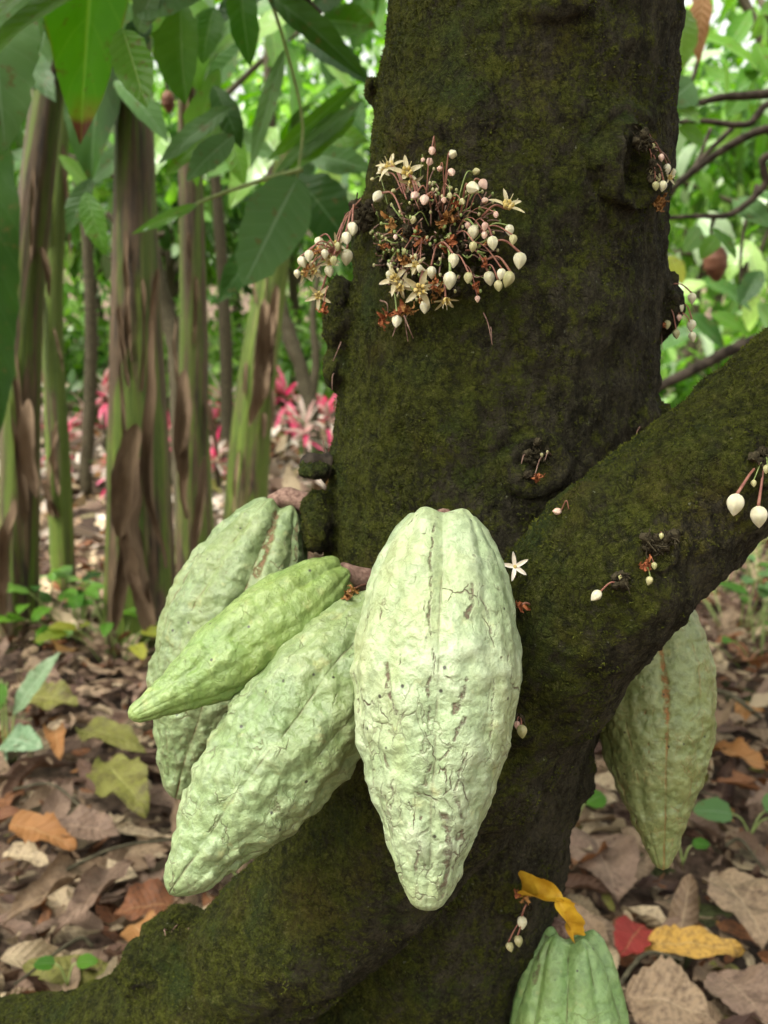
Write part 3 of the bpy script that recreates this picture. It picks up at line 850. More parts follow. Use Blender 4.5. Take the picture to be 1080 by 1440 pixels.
podC, _ = make_pod('cocoa_pod', P(486, 800, .645), P(181, 1010, .585), .0292, M['pod_lime'],
    'smallest lime green cocoa pod, lying across the other pods with its narrow tip furthest left', roll=math.radians(25), nth=320, nt=400, seed=5, rug=.85, ridge=.95, wart=.9, seamw=.2, bow=(0, 0, -.006),
    prof=[(0, 0), (.01, .30), (.03, .46), (.08, .66), (.15, .82), (.24, .94), (.34, 1), (.45, .98), (.55, .90), (.65, .76), (.75, .58), (.83, .43), (.89, .33), (.94, .27), (.975, .20), (.992, .11), (1, 0)])
stalk(podC, [P(478, 806, .642), P(500, 812, .648), P(530, 818, .655), P(560, 812, .675)], [.0065, .0075, .008, .011], 2)
podD, _ = make_pod('cocoa_pod', P(398, 702, .735), P(247, 1124, .715), .0480, M['pod_back'],
    'grey-green cocoa pod behind the others at left, a rusty seam below its stalk', roll=math.radians(-8), nth=300, nt=380, seed=8, rug=1.0, ridge=1.35, wart=1.0, bow=(-.008, 0, .0), seamw=1.2, scars=[([(388, 722), (380, 760), (362, 808)], .0026, 1), ([(418, 735), (416, 790)], .0012, .8)])
stalk(podD, [P(380, 706, .735), P(408, 700, .732), P(435, 708, .73), P(455, 715, .735)], [.006, .0075, .0085, .012], 3)
podE, _ = make_pod('cocoa_pod', P(912, 800, .79), P(932, 1224, .75), .0468, M['pod_shade'],
    'olive green cocoa pod hanging alone under the leaning limb at right', roll=math.radians(5), nth=300, nt=380, seed=21, rug=.9, ridge=1.1, wart=.9, seamw=1.1, scars=[([(925, 880), (930, 920), (937, 965), (938, 1010)], .0022, 1), ([(938, 1010), (938, 1050)], .0012, .9), ([(905, 960), (912, 1060)], .0006, .8)],
    prof=[(0, 0), (.012, .24), (.035, .40), (.08, .58), (.15, .76), (.24, .90), (.34, .985), (.43, 1), (.53, .97), (.63, .86), (.73, .69), (.82, .49), (.89, .34), (.94, .24), (.975, .16), (.992, .09), (1, 0)])
stalk(podE, [P(912, 806, .788), P(890, 780, .76), P(870, 790, .70)], [.007, .008, .012], 4)
podF, _ = make_pod('cocoa_pod', P(802, 1306, .755), P(800, 1775, .745), .0475, M['pod_green'],
    'green cocoa pod at the very bottom, its ribbed top beneath a shrivelled yellow leaf', roll=math.radians(14), nth=300, nt=380, seed=30, rug=.6, ridge=1.5, wart=.7, seamw=1.3,
    prof=[(0, 0), (.012, .34), (.035, .52), (.08, .66), (.15, .80), (.24, .92), (.34, .99), (.43, 1), (.6, .9), (.73, .71), (.85, .48), (.95, .28), (1, 0)],
    scars=[([(770, 1320), (758, 1350), (752, 1380)], .002, .8)])
stalk(podF, [P(800, 1315, .757), P(775, 1300, .775), P(730, 1285, .80)], [.006, .007, .011], 5)

# ================================================================== FLOWERS
def bud_geo(L, r, seg=14, n=14, seed=0):
    t = np.linspace(0, 1, n)
    pr = np.interp(t, [0, .06, .18, .35, .5, .68, .84, .94, 1], [0.18, .55, .86, 1, .97, .76, .44, .2, 0.02]) * r
    th = np.linspace(0, 2 * np.pi, seg * 2, endpoint=False)
    rr = pr[:, None] * (1 + .07 * np.cos(5 * th)[None])
    V = np.stack([rr * np.cos(th), rr * np.sin(th), (t * L)[:, None] + 0 * rr], -1).reshape(-1, 3)
    m = seg * 2
    i = np.arange(n - 1)[:, None] * m; j = np.arange(m)[None]; j2 = (j + 1) % m
    Q = np.stack([i + j, i + j2, i + m + j2, i + m + j], -1).reshape(-1, 4)
    V = np.vstack([V, [0, 0, 0], [0, 0, L]])
    jj = np.arange(m); jn = (jj + 1) % m
    T_ = np.vstack([np.stack([np.full(m, len(V) - 2), jn, jj], -1), np.stack([np.full(m, len(V) - 1), (n - 1) * m + jj, (n - 1) * m + jn], -1)])
    return V, Q, T_

def pedicel(p0, p1, parent, r=.0006, arch=.006, mat='pedicel', drop=None):
    mid = (p0 + p1) / 2 + np.array([0, -arch * .5, arch])
    V, Q, T_, uv = tube([p0, mid, p1], [r * 1.1, r * .9, r * 1.25], 7, 14)
    return part('pedicel', V, [Q, T_], M[mat], parent)

def add_bud(parent, p, org, size=.0088, mat='bud', down=None, pm='pedicel', arch=.006, fat=.36):
    """p: centre of the bud"""
    d = np.array([rng.normal() * .14, -.28 + rng.normal() * .15, -1.0]) if down is None else np.asarray(down, float)
    d = d / np.linalg.norm(d)
    V, Q, T_ = bud_geo(size, size * fat)
    B = basis(d, rng.uniform(0, 6))
    st = p - d * size * .5
    o = part('flower_bud', V @ B.T + st, [Q, T_], M[mat], parent)
    if org is not None: pedicel(org, st + d * .0003, o, size * .062, arch, pm)
    return o

def add_flower(parent, p, face, org=None, size=.0085, mat='petal', npet=5, open_=1.0, roll=None, name='open_flower', centre=True):
    face = np.asarray(face, float); B = basis(face, rng.uniform(0, 6) if roll is None else roll)
    m_ = MB()
    for k in range(npet):
        a = 2 * np.pi * k / npet + rng.normal() * .08
        tilt = (.15 + rng.uniform(0, .35)) * open_
        V, Q, uv = leaf_geo(size * rng.uniform(.9, 1.1), size * .27, 8, 4, .3, rng.uniform(-.3, .9), 0, 0, k, 'oval')
        ct, st = math.cos(tilt), math.sin(tilt)
        V = np.stack([V[:, 0] * ct - V[:, 2] * st, V[:, 1], V[:, 0] * st + V[:, 2] * ct], -1)
        c, s = math.cos(a), math.sin(a)
        V = np.stack([V[:, 0] * c - V[:, 1] * s, V[:, 0] * s + V[:, 1] * c, V[:, 2]], -1)
        m_.add(V @ B.T + p, Q, m=0)
    if centre:
        for k in range(npet):      # hooded inner petals and stamens
            a = 2 * np.pi * (k + .5) / npet
            c = p + B @ np.array([math.cos(a) * size * .2, math.sin(a) * size * .2, size * .16])
            V, Q = blob((0, 0, 0), (size * .11, size * .11, size * .17), 6, .2, 2, k)
            m_.add(V @ B.T + c, Q, m=1)
            e = p + B @ np.array([math.cos(a) * size * .32, math.sin(a) * size * .32, size * .62])
            t_ = tube([p, (c + e) / 2, e], [size * .03, size * .025, size * .018], 5, 6)
            m_.add(t_[0], t_[1], t_[2], m=0)
    V, Q = blob(p, (size * .13,) * 3, 6, .1)
    m_.add(V, Q, m=1)
    o = m_.build(name, [M[mat], M['stamen']], parent)
    if org is not None: pedicel(org, p - B[:, 2] * size * .1, o, size * .06, .004)
    return o

def add_wither(parent, p, size=.006, mat='wither', org=None, label=None):
    m_ = MB()
    for k in range(9):
        V, Q, uv = leaf_geo(size * rng.uniform(.7, 1.25), size * .42, 7, 4, .3, rng.uniform(.8, 2.6), .8, .09, rng.integers(999), 'oval')
        d = rng.normal(size=3) + np.array([0, -.5, -.3])
        V = V @ rot_from(d[None], rng.normal(size=3)[None])[0].T + p + rng.normal(size=3) * size * .12
        m_.add(V, Q)
    o = m_.build('withered_flower', [M[mat]], parent)
    if org is not None: pedicel(org, p, o, .0004, .002)
    return o

def cushion(parent, pts, seed=0, small=True):
    """knobbly mass of old flower stalks"""
    m_ = MB()
    r_ = np.random.default_rng(seed)
    for p, s in pts:
        for _ in range(3):
            d = r_.normal(size=3) + np.array([0, -1, -.3]); d /= np.linalg.norm(d); L_ = s * r_.uniform(1.0, 2.2)
            t_ = tube([p, p + d * L_ * .6, p + d * L_ + r_.normal(size=3) * s * .3], [s * .12, s * .09, s * .1], 5, 5)
            m_.add(t_[0], t_[1], t_[2])
        s = s * .72
        V, Q = blob(p, (s, s * .8, s), 9, .5, 2.6, r_.integers(99))
        m_.add(V, Q)
    return m_.build('flower_cushion', [M['cushion']], parent)

def Z(x, y): return 390 + x / 2.7, 180 + y / 2.7
def lifted(x, y, k): return on_tree(*Z(x, y), k)

c0 = on_tree(618, 335)
main = thing('flower_cluster', c0, 'big cluster of cream buds and yellow star flowers on the front of the trunk', 'flower cluster')
r1 = np.random.default_rng(5)
pts = []
for k in range(105):
    a = r1.uniform(0, 6.28); q = math.sqrt(r1.random())
    u, v = 612 + math.cos(a) * 82 * q, 340 + math.sin(a) * 75 * q
    pts.append((on_tree(u, v, .002 + .020 * (1 - q ** 2) * r1.random()), r1.uniform(.0016, .0045)))
cushion(main, pts, 2)
m_ = MB()        # dry old stalk ends bristling from the cushion
for k in range(170):
    a = r1.uniform(0, 6.28); q = math.sqrt(r1.random()) * 1.0
    u, v = 612 + math.cos(a) * 86 * q, 338 + math.sin(a) * 80 * q
    p = on_tree(u, v, .003 + .014 * (1 - q * q))
    d = np.array([math.cos(a) * q, -1.0, -math.sin(a) * q]) + r1.normal(size=3) * .5; d /= np.linalg.norm(d)
    L = r1.uniform(.003, .011)
    t_ = tube([p, p + d * L * .6, p + d * L + r1.normal(size=3) * .002], [.0006, .0004, .0005], 5, 6)
    m_.add(t_[0], t_[1], t_[2], m=int(r1.random() < .35))
    if r1.random() < .55:
        V_, Q_ = blob(t_[0][-1], (.0009, .0009, .0012), 5, .3, 2, k)
        m_.add(V_, Q_, m=2 if r1.random() < .5 else 1)
m_.build('dry_stalks', [M['peduncle'], M['pedicel_green'], M['bud_green']], main)

buds = [(587,88,.8,'bud_pink'),(667,98,1,'bud'),(578,130,.8,'bud_pink'),(662,170,.85,'bud_pink'),(745,228,1.35,'bud'),(783,215,1.0,'bud_pink'),
        (380,262,1.3,'bud'),(520,258,.95,'bud_pink'),(558,275,1.05,'bud_pink'),(743,398,1.25,'bud'),(818,438,1.2,'bud'),(882,390,1.0,'bud'),(920,505,1.45,'bud'),
        (668,505,1.25,'bud'),(655,580,1.5,'bud'),(585,550,1.1,'bud'),(725,570,1.0,'bud_green'),(805,572,1.25,'bud'),(840,600,1.0,'bud_green'),(875,575,1.4,'bud_green'),
        (850,556,1.0,'bud'),(453,735,1.2,'bud'),(617,155,.65,'bud_pink'),(757,165,.8,'bud_green'),(633,275,.6,'bud_pink'),(703,280,.65,'bud_green'),(515,350,.75,'bud_green'),
        (448,415,.5,'bud_pink'),(788,375,.75,'bud_pink'),(743,452,.9,'bud_green'),(895,425,.9,'bud_green'),(560,680,1.2,'bud'),(786,408,.7,'bud_pink'),(658,228,.5,'bud_green'),
        (830,330,.6,'bud_pink'),(430,520,.8,'bud'),(520,540,.8,'bud_green'),(540,535,.7,'bud'),(395,160,.9,'bud'),(760,650,.6,'bud_pink'),(482,468,.5,'bud_green'),(360,195,.5,'bud_green'),
        (790,275,.7,'bud_pink'),(725,372,.7,'bud_pink'),(655,258,.6,'bud_green'),(440,240,.6,'bud_green'),(552,122,.5,'bud_pink'),(425,560,.9,'bud'),(525,487,.5,'bud_green')]
for x, y, s, m in buds:
    u, v = Z(x, y)
    du, dv = u - 612, v - 330
    q = math.hypot(du, dv) / 100
    p = on_tree(u, v, .016 + .012 * r1.random())
    k = r1.uniform(.4, .78) if q > .5 else .75
    du_, dv_ = du + r1.normal() * 16, dv + r1.normal() * 12
    org = on_tree(612 + du_ * k, 330 + dv_ * k - (10 if dv > 0 else -4), .012)
    up_ = dv < -45
    d = None if not up_ else np.array([du / 150, -.5, .1 - .9 * r1.random()])
    add_bud(main, p, org, .0072 * s, m, down=d, arch=.005 if not up_ else .008, pm='pedicel' if r1.random() < .75 else 'pedicel_green')
for x, y, s, f in [(430,150,1.15,(-.3,-.8,.9)),(490,172,1.25,(.2,-1,.5)),(872,300,1.2,(.4,-.8,.9)),(450,575,1.2,(-.4,-.9,.1)),(540,612,1.35,(.1,-1,-.1)),(510,205,.9,(0,-.8,-.8)),(640,650,.95,(.2,-.6,-.9)),(470,600,1.0,(-.2,-.8,-.6)),(410,165,.8,(-.8,-.6,.3)),(525,520,.8,(0,-1,.3))]:
    u, v = Z(x, y)
    add_flower(main, on_tree(u, v, .02), f, on_tree(u + (612 - u) * .35, v + (330 - v) * .35, .01), .0098 * s, open_=1.1)
for x, y, s, m in [(425,350,1.3,'wither'),(640,335,1.25,'wither'),(540,405,1.25,'wither_red'),(648,435,1.3,'wither_red'),(490,500,1.2,'wither'),(470,690,1.2,'wither_red'),(410,725,1.1,'wither_red'),(600,600,1.1,'wither'),(500,690,1.0,'wither'),(590,590,.9,'wither_red'),(755,600,.7,'wither_red'),(560,650,.9,'wither')]:
    u, v = Z(x, y)
    add_wither(main, on_tree(u, v, .017), .0062 * s, m)
for _ in range(16):
    a_ = r1.uniform(0, 6.28); q_ = r1.uniform(.2, .95)
    add_wither(main, on_tree(612 + math.cos(a_) * 80 * q_, 345 + math.sin(a_) * 80 * q_, .014), r1.uniform(.0028, .0045), 'wither' if r1.random() < .6 else 'wither_red')
for a, b, c in (((480, 710), (500, 760), (516, 798)), ((390, 655), (415, 665), (420, 700))):
    t_ = tube([lifted(*a, .02), lifted(*b, .022), lifted(*c, .018)], [.0005, .0004, .0003], 6, 14)
    part('dry_thread', t_[0], [t_[1], t_[2]], M['peduncle'], main)

# cluster that sticks out from the left edge of the trunk
lc = P(505, 300, .655)
left = thing('flower_cluster', lc, 'spray of buds and frayed flowers jutting out past the left edge of the trunk', 'flower cluster')
cushion(left, [(P(512 + rng.normal() * 7, 305 + rng.normal() * 9, .66), rng.uniform(.003, .006)) for _ in range(14)], 4)
ld = .635
for x, y, s, m in [(285,385,1.35,'bud'),(262,420,1.2,'bud'),(263,492,1.5,'bud'),(158,436,1.1,'bud'),(120,487,1.1,'bud'),(95,510,1.1,'bud'),(197,545,1.15,'bud'),(152,552,.8,'bud'),(230,450,.8,'bud_green'),(75,555,.8,'bud'),(215,505,.9,'bud_green'),(180,480,.9,'bud'),(135,520,.8,'bud_green')]:
    u, v = Z(x, y)
    p = P(u, v, ld + rng.normal() * .006)
    add_bud(left, p, P(502 + rng.normal() * 5, 296 + rng.normal() * 6, .65) if x > 180 else P(*Z(225, 470), ld), .0072 * s, m, arch=.006)
for x, y, s in [(215,470,1.1),(185,490,1.1),(160,635,1.15),(100,550,.9),(140,540,.9),(225,440,.9),(200,510,.9)]:
    u, v = Z(x, y)
    add_flower(left, P(u, v, ld + rng.normal() * .004), (rng.normal() * .5, -1, -.2 + rng.normal() * .4), P(*Z(240, 465), ld), .0085 * s, open_=1.4)
for x, y in ((175, 690), (205, 460), (120, 530), (150, 470)):
    add_wither(left, P(*Z(x, y), ld), .0055, 'wither_red' if y > 600 else 'wither', P(*Z(190, 600), ld) if y > 600 else None)

def small_cluster(label, c, items, cpts):
    o = thing('flower_cluster', c, label, 'flower cluster')
    if cpts: cushion(o, cpts, int(abs(c[0]) * 1e4) % 97)
    for it in items:
        k = it[0]
        if k == 'b': add_bud(o, it[1], it[2], it[3], it[4], down=it[5] if len(it) > 5 else None, arch=.003, pm=it[6] if len(it) > 6 else 'pedicel')
        elif k == 'f': add_flower(o, it[1], it[2], it[3], it[4], it[5] if len(it) > 5 else 'petal')
        elif k == 'w': add_wither(o, it[1], it[2], it[3])
    return o
D = .628
P_ = P
def P(u, v, d):
    h_, _n = hit(TREE, u, v) if u < 948 and v < 320 else (None, None)
    return P_(u, v, d) if h_ is None else h_ - ray(u, v) * .009
small_cluster('thin spray of buds with a withered yellow-brown end, beside the knot near the top', P(925, 230, D),
    [('b', P(930, 222, D), P(912, 200, D), .005, 'bud_pink'), ('b', P(938, 238, D), P(915, 205, D), .007, 'bud'), ('b', P(946, 243, D), P(920, 210, D), .006, 'bud'),
     ('b', P(925, 250, D), P(915, 215, D), .006, 'bud_green'), ('b', P(932, 262, D), P(920, 230, D), .007, 'bud'), ('b', P(917, 243, D), P(910, 205, D), .005, 'bud_green'),
     ('b', P(918, 206, D), P(905, 190, D), .004, 'bud_green'), ('b', P(922, 262, D), P(918, 235, D), .006, 'bud_green'), ('w', P(928, 292, D), .006, 'wither'), ('w', P(933, 280, D), .006, 'wither'),
     ('f', P(941, 250, D), (.5, -1, 0), None, .006), ('w', P(924, 282, D), .005, 'wither')],
    [(P(905 + rng.normal() * 6, 200 + rng.normal() * 12, .68), .004) for _ in range(9)] + [(P(920 + rng.normal() * 4, 240 + rng.normal() * 14, .675), .003) for _ in range(9)])
P = P_
D = .69
small_cluster('dangling spray of cream buds on the right edge of the trunk, above the leaning limb', P(945, 420, D),
    [('b', P(957, 432, D), P(938, 415, D), .0075, 'bud'), ('b', P(973, 420, D), P(940, 400, D), .008, 'bud'), ('b', P(972, 458, D), P(958, 425, D), .0085, 'bud'),
     ('b', P(974, 474, D), P(960, 440, D), .0075, 'bud'), ('b', P(938, 457, D), P(936, 425, D), .007, 'bud_green'), ('b', P(951, 470, D), P(940, 430, D), .007, 'bud_green'),
     ('w', P(930, 455, D), .005, 'wither_red'), ('b', P(955, 447, D), P(938, 420, D), .005, 'bud_pink')],
    [(P(938 + rng.normal() * 5, 420 + rng.normal() * 20, .70), .005) for _ in range(12)])
cc = on_tree(1073, 648)
small_cluster('two large cream buds on red stalks hanging from the limb at the right edge', cc,
    [('b', on_tree(1034, 710, .014), cc, .0118, 'bud', (-.12, -.1, -1)), ('b', on_tree(1067, 727, .014), cc, .0118, 'bud', (.08, -.1, -1)),
     ('b', on_tree(1078, 660, .012), cc, .005, 'bud_green', None, 'pedicel_green'), ('b', on_tree(1060, 680, .008), cc, .004, 'bud_green', None, 'pedicel_green'),
     ('b', on_tree(1088, 690, .012), cc, .006, 'bud_green', None, 'pedicel_green')],
    [(on_tree(1073 + rng.normal() * 7, 645 + rng.normal() * 8, .001), .004) for _ in range(10)])
cc = on_tree(870, 820)
small_cluster('single cream bud on a reddish stalk pointing left from the middle of the limb', cc,
    [('b', on_tree(838, 838, .008), cc, .0072, 'bud', (-.8, -.2, -.75)), ('b', on_tree(872, 812, .006), cc, .0025, 'bud_green')],
    [(on_tree(872 + rng.normal() * 6, 818 + rng.normal() * 7, .001), .003) for _ in range(9)])
cc = on_tree(905, 785)
small_cluster('brown withered flower with small green buds on a dark bump on the leaning limb', cc,
    [('w', on_tree(906, 790, .007), .0055, 'wither_red'), ('b', on_tree(913, 817, .008), on_tree(904, 800, .004), .005, 'bud_green', None, 'pedicel_green'),
     ('b', on_tree(920, 796, .008), on_tree(908, 790, .004), .004, 'bud_green'), ('b', on_tree(930, 754, .005), on_tree(925, 760), .0035, 'bud_green')],
    [(on_tree(922 + rng.normal() * 13, 770 + rng.normal() * 12, .001), .0042) for _ in range(16)])
cc = on_tree(750, 650)
small_cluster('rusty withered flower in the round knot at the middle of the trunk', cc,
    [('w', on_tree(754, 671, .008), .0055, 'wither_red'), ('b', on_tree(762, 640, .006), None, .003, 'bud_green'), ('b', on_tree(770, 636, .006), None, .0025, 'bud_green')],
    [(on_tree(757 + rng.normal() * 10, 640 + rng.normal() * 8, .002), rng.uniform(.002, .004)) for _ in range(16)])
sb = thing('open_flower', P(724, 797, .556), 'single cream star flower between the largest pod and the limb', 'flower')
add_flower(sb, P(724, 797, .556), (.15, -1, .25), None, .0092, 'petal_white', roll=.2, name='petals', centre=False)
pedicel(on_tree(724, 812), P(724, 797, .559), sb, .0006, .002)
sw = thing('withered_flower', P(733, 850, .552), 'small rusty withered flower at the right side of the largest pod', 'withered flower')
add_wither(sw, P(733, 850, .549), .0055, 'wither_red')
pedicel(on_tree(745, 850), P(733, 850, .549), sw, .0006, .001)
sw = thing('withered_flower', P(490, 832, .615), 'orange-tan withered flower beside the stalk of the small lime green pod', 'withered flower')
add_wither(sw, P(488, 834, .612), .0062, 'wither'); add_wither(sw, P(496, 828, .615), .005, 'wither')
pedicel(P(515, 822, .645), P(492, 832, .613), sw, .0006, .001)
sb = thing('flower_bud', on_tree(785, 719, .006), 'tiny brown bud in the fork between trunk and limb', 'flower bud')
add_bud(sb, on_tree(783, 719, .008), on_tree(800, 716), .0055, 'bud_pink', (-1, -.3, .1))
cc = on_tree(730, 1012)
small_cluster('pair of small pale buds beside the lower right side of the largest pod', cc,
    [('b', on_tree(734, 1029, .012), cc, .008, 'bud_green', (.1, -.2, -1)), ('b', on_tree(727, 1020, .010), cc, .005, 'bud_pink')], [(on_tree(730, 1010, .004), .004), (on_tree(726, 1015, .005), .003)])
D = .70
small_cluster('buds hanging in the dark beside the shrivelled yellow leaf near the bottom', P(735, 1275, D),
    [('b', P(734, 1298, D), P(740, 1272, D), .0095, 'bud'), ('b', P(729, 1324, D), P(738, 1290, D), .0085, 'bud_green'), ('b', P(717, 1332, D), P(732, 1295, D), .0075, 'bud_green'),
     ('w', P(737, 1262, D), .006, 'wither'), ('w', P(728, 1257, D), .005, 'wither_red')], [(P(735 + rng.normal() * 6, 1268 + rng.normal() * 6, D + .02), .004) for _ in range(9)])
dl = thing('shrivelled_leaf', P(765, 1270, .71), 'shrivelled bright yellow leaf stuck on the stalk of the bottom pod', 'dried leaf')
leaf_obj('blade', P(733, 1258, .715), P(793, 1268, .69), .022, M['dry_yellow'], dl, up=(0, -.7, 1), fold=.5, bend=.8, cross=1.6, wave=.06, shape='oval', nx=24, ny=12)
leaf_obj('blade', P(782, 1262, .69), P(806, 1318, .705), .019, M['dry_yellow'], dl, up=(.5, -1, .2), fold=.4, bend=.6, cross=1.4, wave=.07, shape='oval', nx=24, ny=12)

# ================================================================== GROUND
def ground_h(x, y):
    q = np.stack([np.asarray(x, float), np.asarray(y, float), 0 * np.asarray(x, float)], -1)
    far = sstep(14, 40, np.hypot(q[:, 0], q[:, 1]))
    return 0.05 * fbm(q / 1.3, 2) * sstep(.3, 2, q[:, 1]) + 0.012 * fbm(q / .25, 2) + far * 2.2 + 0.25 * sstep(6, 14, q[:, 1]) * 0 + far * 0.6 * fbm(q / 9, 2)
gx = np.sinh(np.linspace(-4.6, 4.6, 260)) * 1.1; gy = 3 + np.sinh(np.linspace(-4.6, 4.6, 260)) * 1.1
GX, GY = np.meshgrid(gx, gy)
gz = ground_h(GX.ravel(), GY.ravel())
i = np.arange(259)[:, None] * 260; j = np.arange(259)[None]
Qg = np.stack([i + j, i + j + 1, i + 261 + j, i + 260 + j], -1).reshape(-1, 4)
tag(part('ground', np.stack([GX.ravel(), GY.ravel(), gz], -1), Qg, M['soil']), 'dark soil of the plantation floor under the leaf litter', 'ground', kind='structure')

# ------------------------------------------------------------------ leaf litter
lv_hi = [leaf_geo(1.0, w_, 14, 6, f_, b_, c_, wv, k, sh) for k, (w_, f_, b_, c_, wv, sh) in enumerate([
    (.36, .10, .3, .4, .02, 'cacao'), (.38, .25, -.4, .8, .03, 'cacao'), (.34, .28, .6, .9, .03, 'cacao'), (.40, .05, -.5, -.8, .035, 'cacao'), (.36, .2, .5, 1.8, .02, 'cacao'),
    (.42, .12, .2, -.5, .03, 'oval'), (.33, .4, .3, .6, .03, 'cacao'), (.38, .08, -1.0, .5, .04, 'cacao'), (.40, .3, 1.3, 1.0, .04, 'oval'), (.36, .1, .6, -1.3, .03, 'cacao')])]
forms = ['nearly flat', 'arched', 'tightly cupped', 'domed', 'rolled-up', 'broad flat', 'folded', 'humped', 'crumpled', 'curled-under']
lv_lo = [leaf_geo(1.0, w_, 5, 2, f_, b_, c_, wv, 50 + k, 'cacao') for k, (w_, f_, b_, c_, wv) in enumerate([
    (.38, .2, .3, .4, .03), (.40, .3, -.5, .6, .04), (.36, .5, .8, .6, .03), (.40, .1, -.8, -.4, .04)])]
lprob = np.array([.32, .18, .09, .15, .22, .025, .015, .001, .001]); lprob /= lprob.sum()

def litter_frames(m, tilt=.35):
    yaw = rng.uniform(0, 2 * np.pi, m)
    x = np.stack([np.cos(yaw), np.sin(yaw), rng.normal(size=m) * tilt * .5], -1)
    up = np.stack([rng.normal(size=m) * tilt, rng.normal(size=m) * tilt, np.where(rng.random(m) < .3, -1, 1)], -1)
    return rot_from(x, up)

def in_view(x, y, pad=.15):
    return np.abs(x) < .41 * np.hypot(y, .2) + pad
# near litter bed (many layers), then thinner and simpler further away
def bed(n, y0, y1, lift, pad, power=1.0):
    y = y0 + (y1 - y0) * rng.random(n) ** power
    x = rng.uniform(-1, 1, n) * (.42 * y + pad)
    z = ground_h(x, y) + rng.uniform(.004, lift, n)
    return np.stack([x, y, z], -1)
pn_ = bed(3600, .15, 4.2, .055, .9, .75)
tag(scatter_mesh('leaf_litter', lv_hi, litter_frames(len(pn_)), pn_, rng.uniform(.06, .15, len(pn_)), rng.choice(9, len(pn_), p=lprob), LM), 'deep layer of dry brown cocoa leaves covering the ground near the trunk', 'leaf litter', kind='stuff')
pk = bed(6500, .3, 4.0, .075, .3, .8)
tag(scatter_mesh('litter_fragments', lv_lo, litter_frames(len(pk), .7), pk, rng.uniform(.012, .05, len(pk)), rng.choice(9, len(pk), p=np.array([.25, .15, .15, .22, .16, .04, .03, 0, 0])), LM), 'crumbled bits of dead leaf scattered through the near litter', 'leaf litter', kind='stuff')
pf = bed(9500, 4.0, 15.5, .07, 1.5, .8)
lp2 = np.array([.16, .08, .08, .05, .18, .05, .03, .0, .0, .37]); lp2 /= lp2.sum()  # largest share goes to the pale colour that stands in for sunlight
tag(scatter_mesh('leaf_litter', lv_lo, litter_frames(len(pf), .5), pf, rng.uniform(.12, .26, len(pf)), rng.choice(10, len(pf), p=lp2), LM + [LM_SUNLIT]), 'pale leaf litter on the sunlit ground further off between the stems', 'leaf litter', kind='stuff')

# individual leaves on top of the bed
special = [  # base px, tip px, width m, colour index, label
    ((895, 1330), (1046, 1340), .05, 8, 'amber yellow fallen leaf lying flat at the lower right', dict(cross=.3)),
    ((905, 1300), (872, 1345), .06, 7, 'red fallen leaf with pale ribs, half under the amber yellow one', dict(cross=.5)),
    ((142, 1070), (205, 1145), .10, 6, 'large olive-yellow fallen leaf on the ground left of the pods', dict(cross=.3)),
    ((110, 1025), (205, 1060), .07, 6, 'olive-green fallen leaf just above the large olive-yellow one', dict(cross=.3)),
    ((250, 1270), (160, 1285), .075, 2, 'glossy rust-red fallen leaf below the tip of the bumpy pod', dict(cross=.8)),
    ((185, 1215), (75, 1320), .05, 1, 'long pinkish tan leaf pointing diagonally beside the rust-red one', dict(cross=1.2)),
    ((12, 1160), (108, 1190), .06, 5, 'orange-tan fallen leaf at the left edge', dict(cross=.5)),
    ((72, 1160), (170, 1175), .075, 1, 'broad mauve-brown leaf right of the orange-tan one at left', dict(cross=.5)),
    ((150, 1215), (5, 1300), .07, 0, 'long grey leaf with a rust underside crossing the lower left litter', dict(cross=1.6)),
    ((1000, 1050), (1080, 1085), .055, 5, 'narrow orange-brown leaf at the right edge beside the lone pod', dict(cross=.9)),
    ((830, 1170), (870, 1270), .11, 1, 'large mauve-brown leaf with raised ribs under the lone pod', dict(cross=.3)),
    ((1010, 1230), (1075, 1330), .10, 0, 'large grey-brown leaf at the right edge above the amber yellow one', dict(cross=.4)),
    ((30, 980), (110, 990), .09, 6, 'yellow-green fallen leaf lying behind the ground plants at left', dict(cross=.3)),
    ((75, 1020), (85, 1065), .05, 5, 'small orange-tan leaf curled up beside the variegated seedling', dict(cross=1.0)),
    ((1010, 1370), (1080, 1440), .10, 1, 'broad mauve leaf at the bottom right corner', dict(cross=.5)),
    ((880, 1400), (1000, 1430), .10, 0, 'broad grey-brown leaf at the bottom, right of the ribbed pod', dict(cross=.4)),
    ((5, 1200), (70, 1215), .04, 4, 'pale tan leaf scrap at the left edge', dict(cross=1.0)),
    ((185, 1300), (215, 1330), .06, 5, 'orange-tan leaf tucked behind the knot of the low limb', dict(cross=.5)),
]
for (a, b_, w_, ci, lab, kw) in special:
    za = .07
    p0, p1 = G(*a, za), G(*b_, za)
    kw = dict(kw)
    o = leaf_obj('fallen_leaf', p0, p1, w_ * 1.05, LM[ci], None, up=(0, -.35, 1), fold=.12, bend=.5, wave=.045, nx=24, ny=12, **kw)
    tag(o, lab, 'fallen leaf', 'fallen leaves lying on the litter')

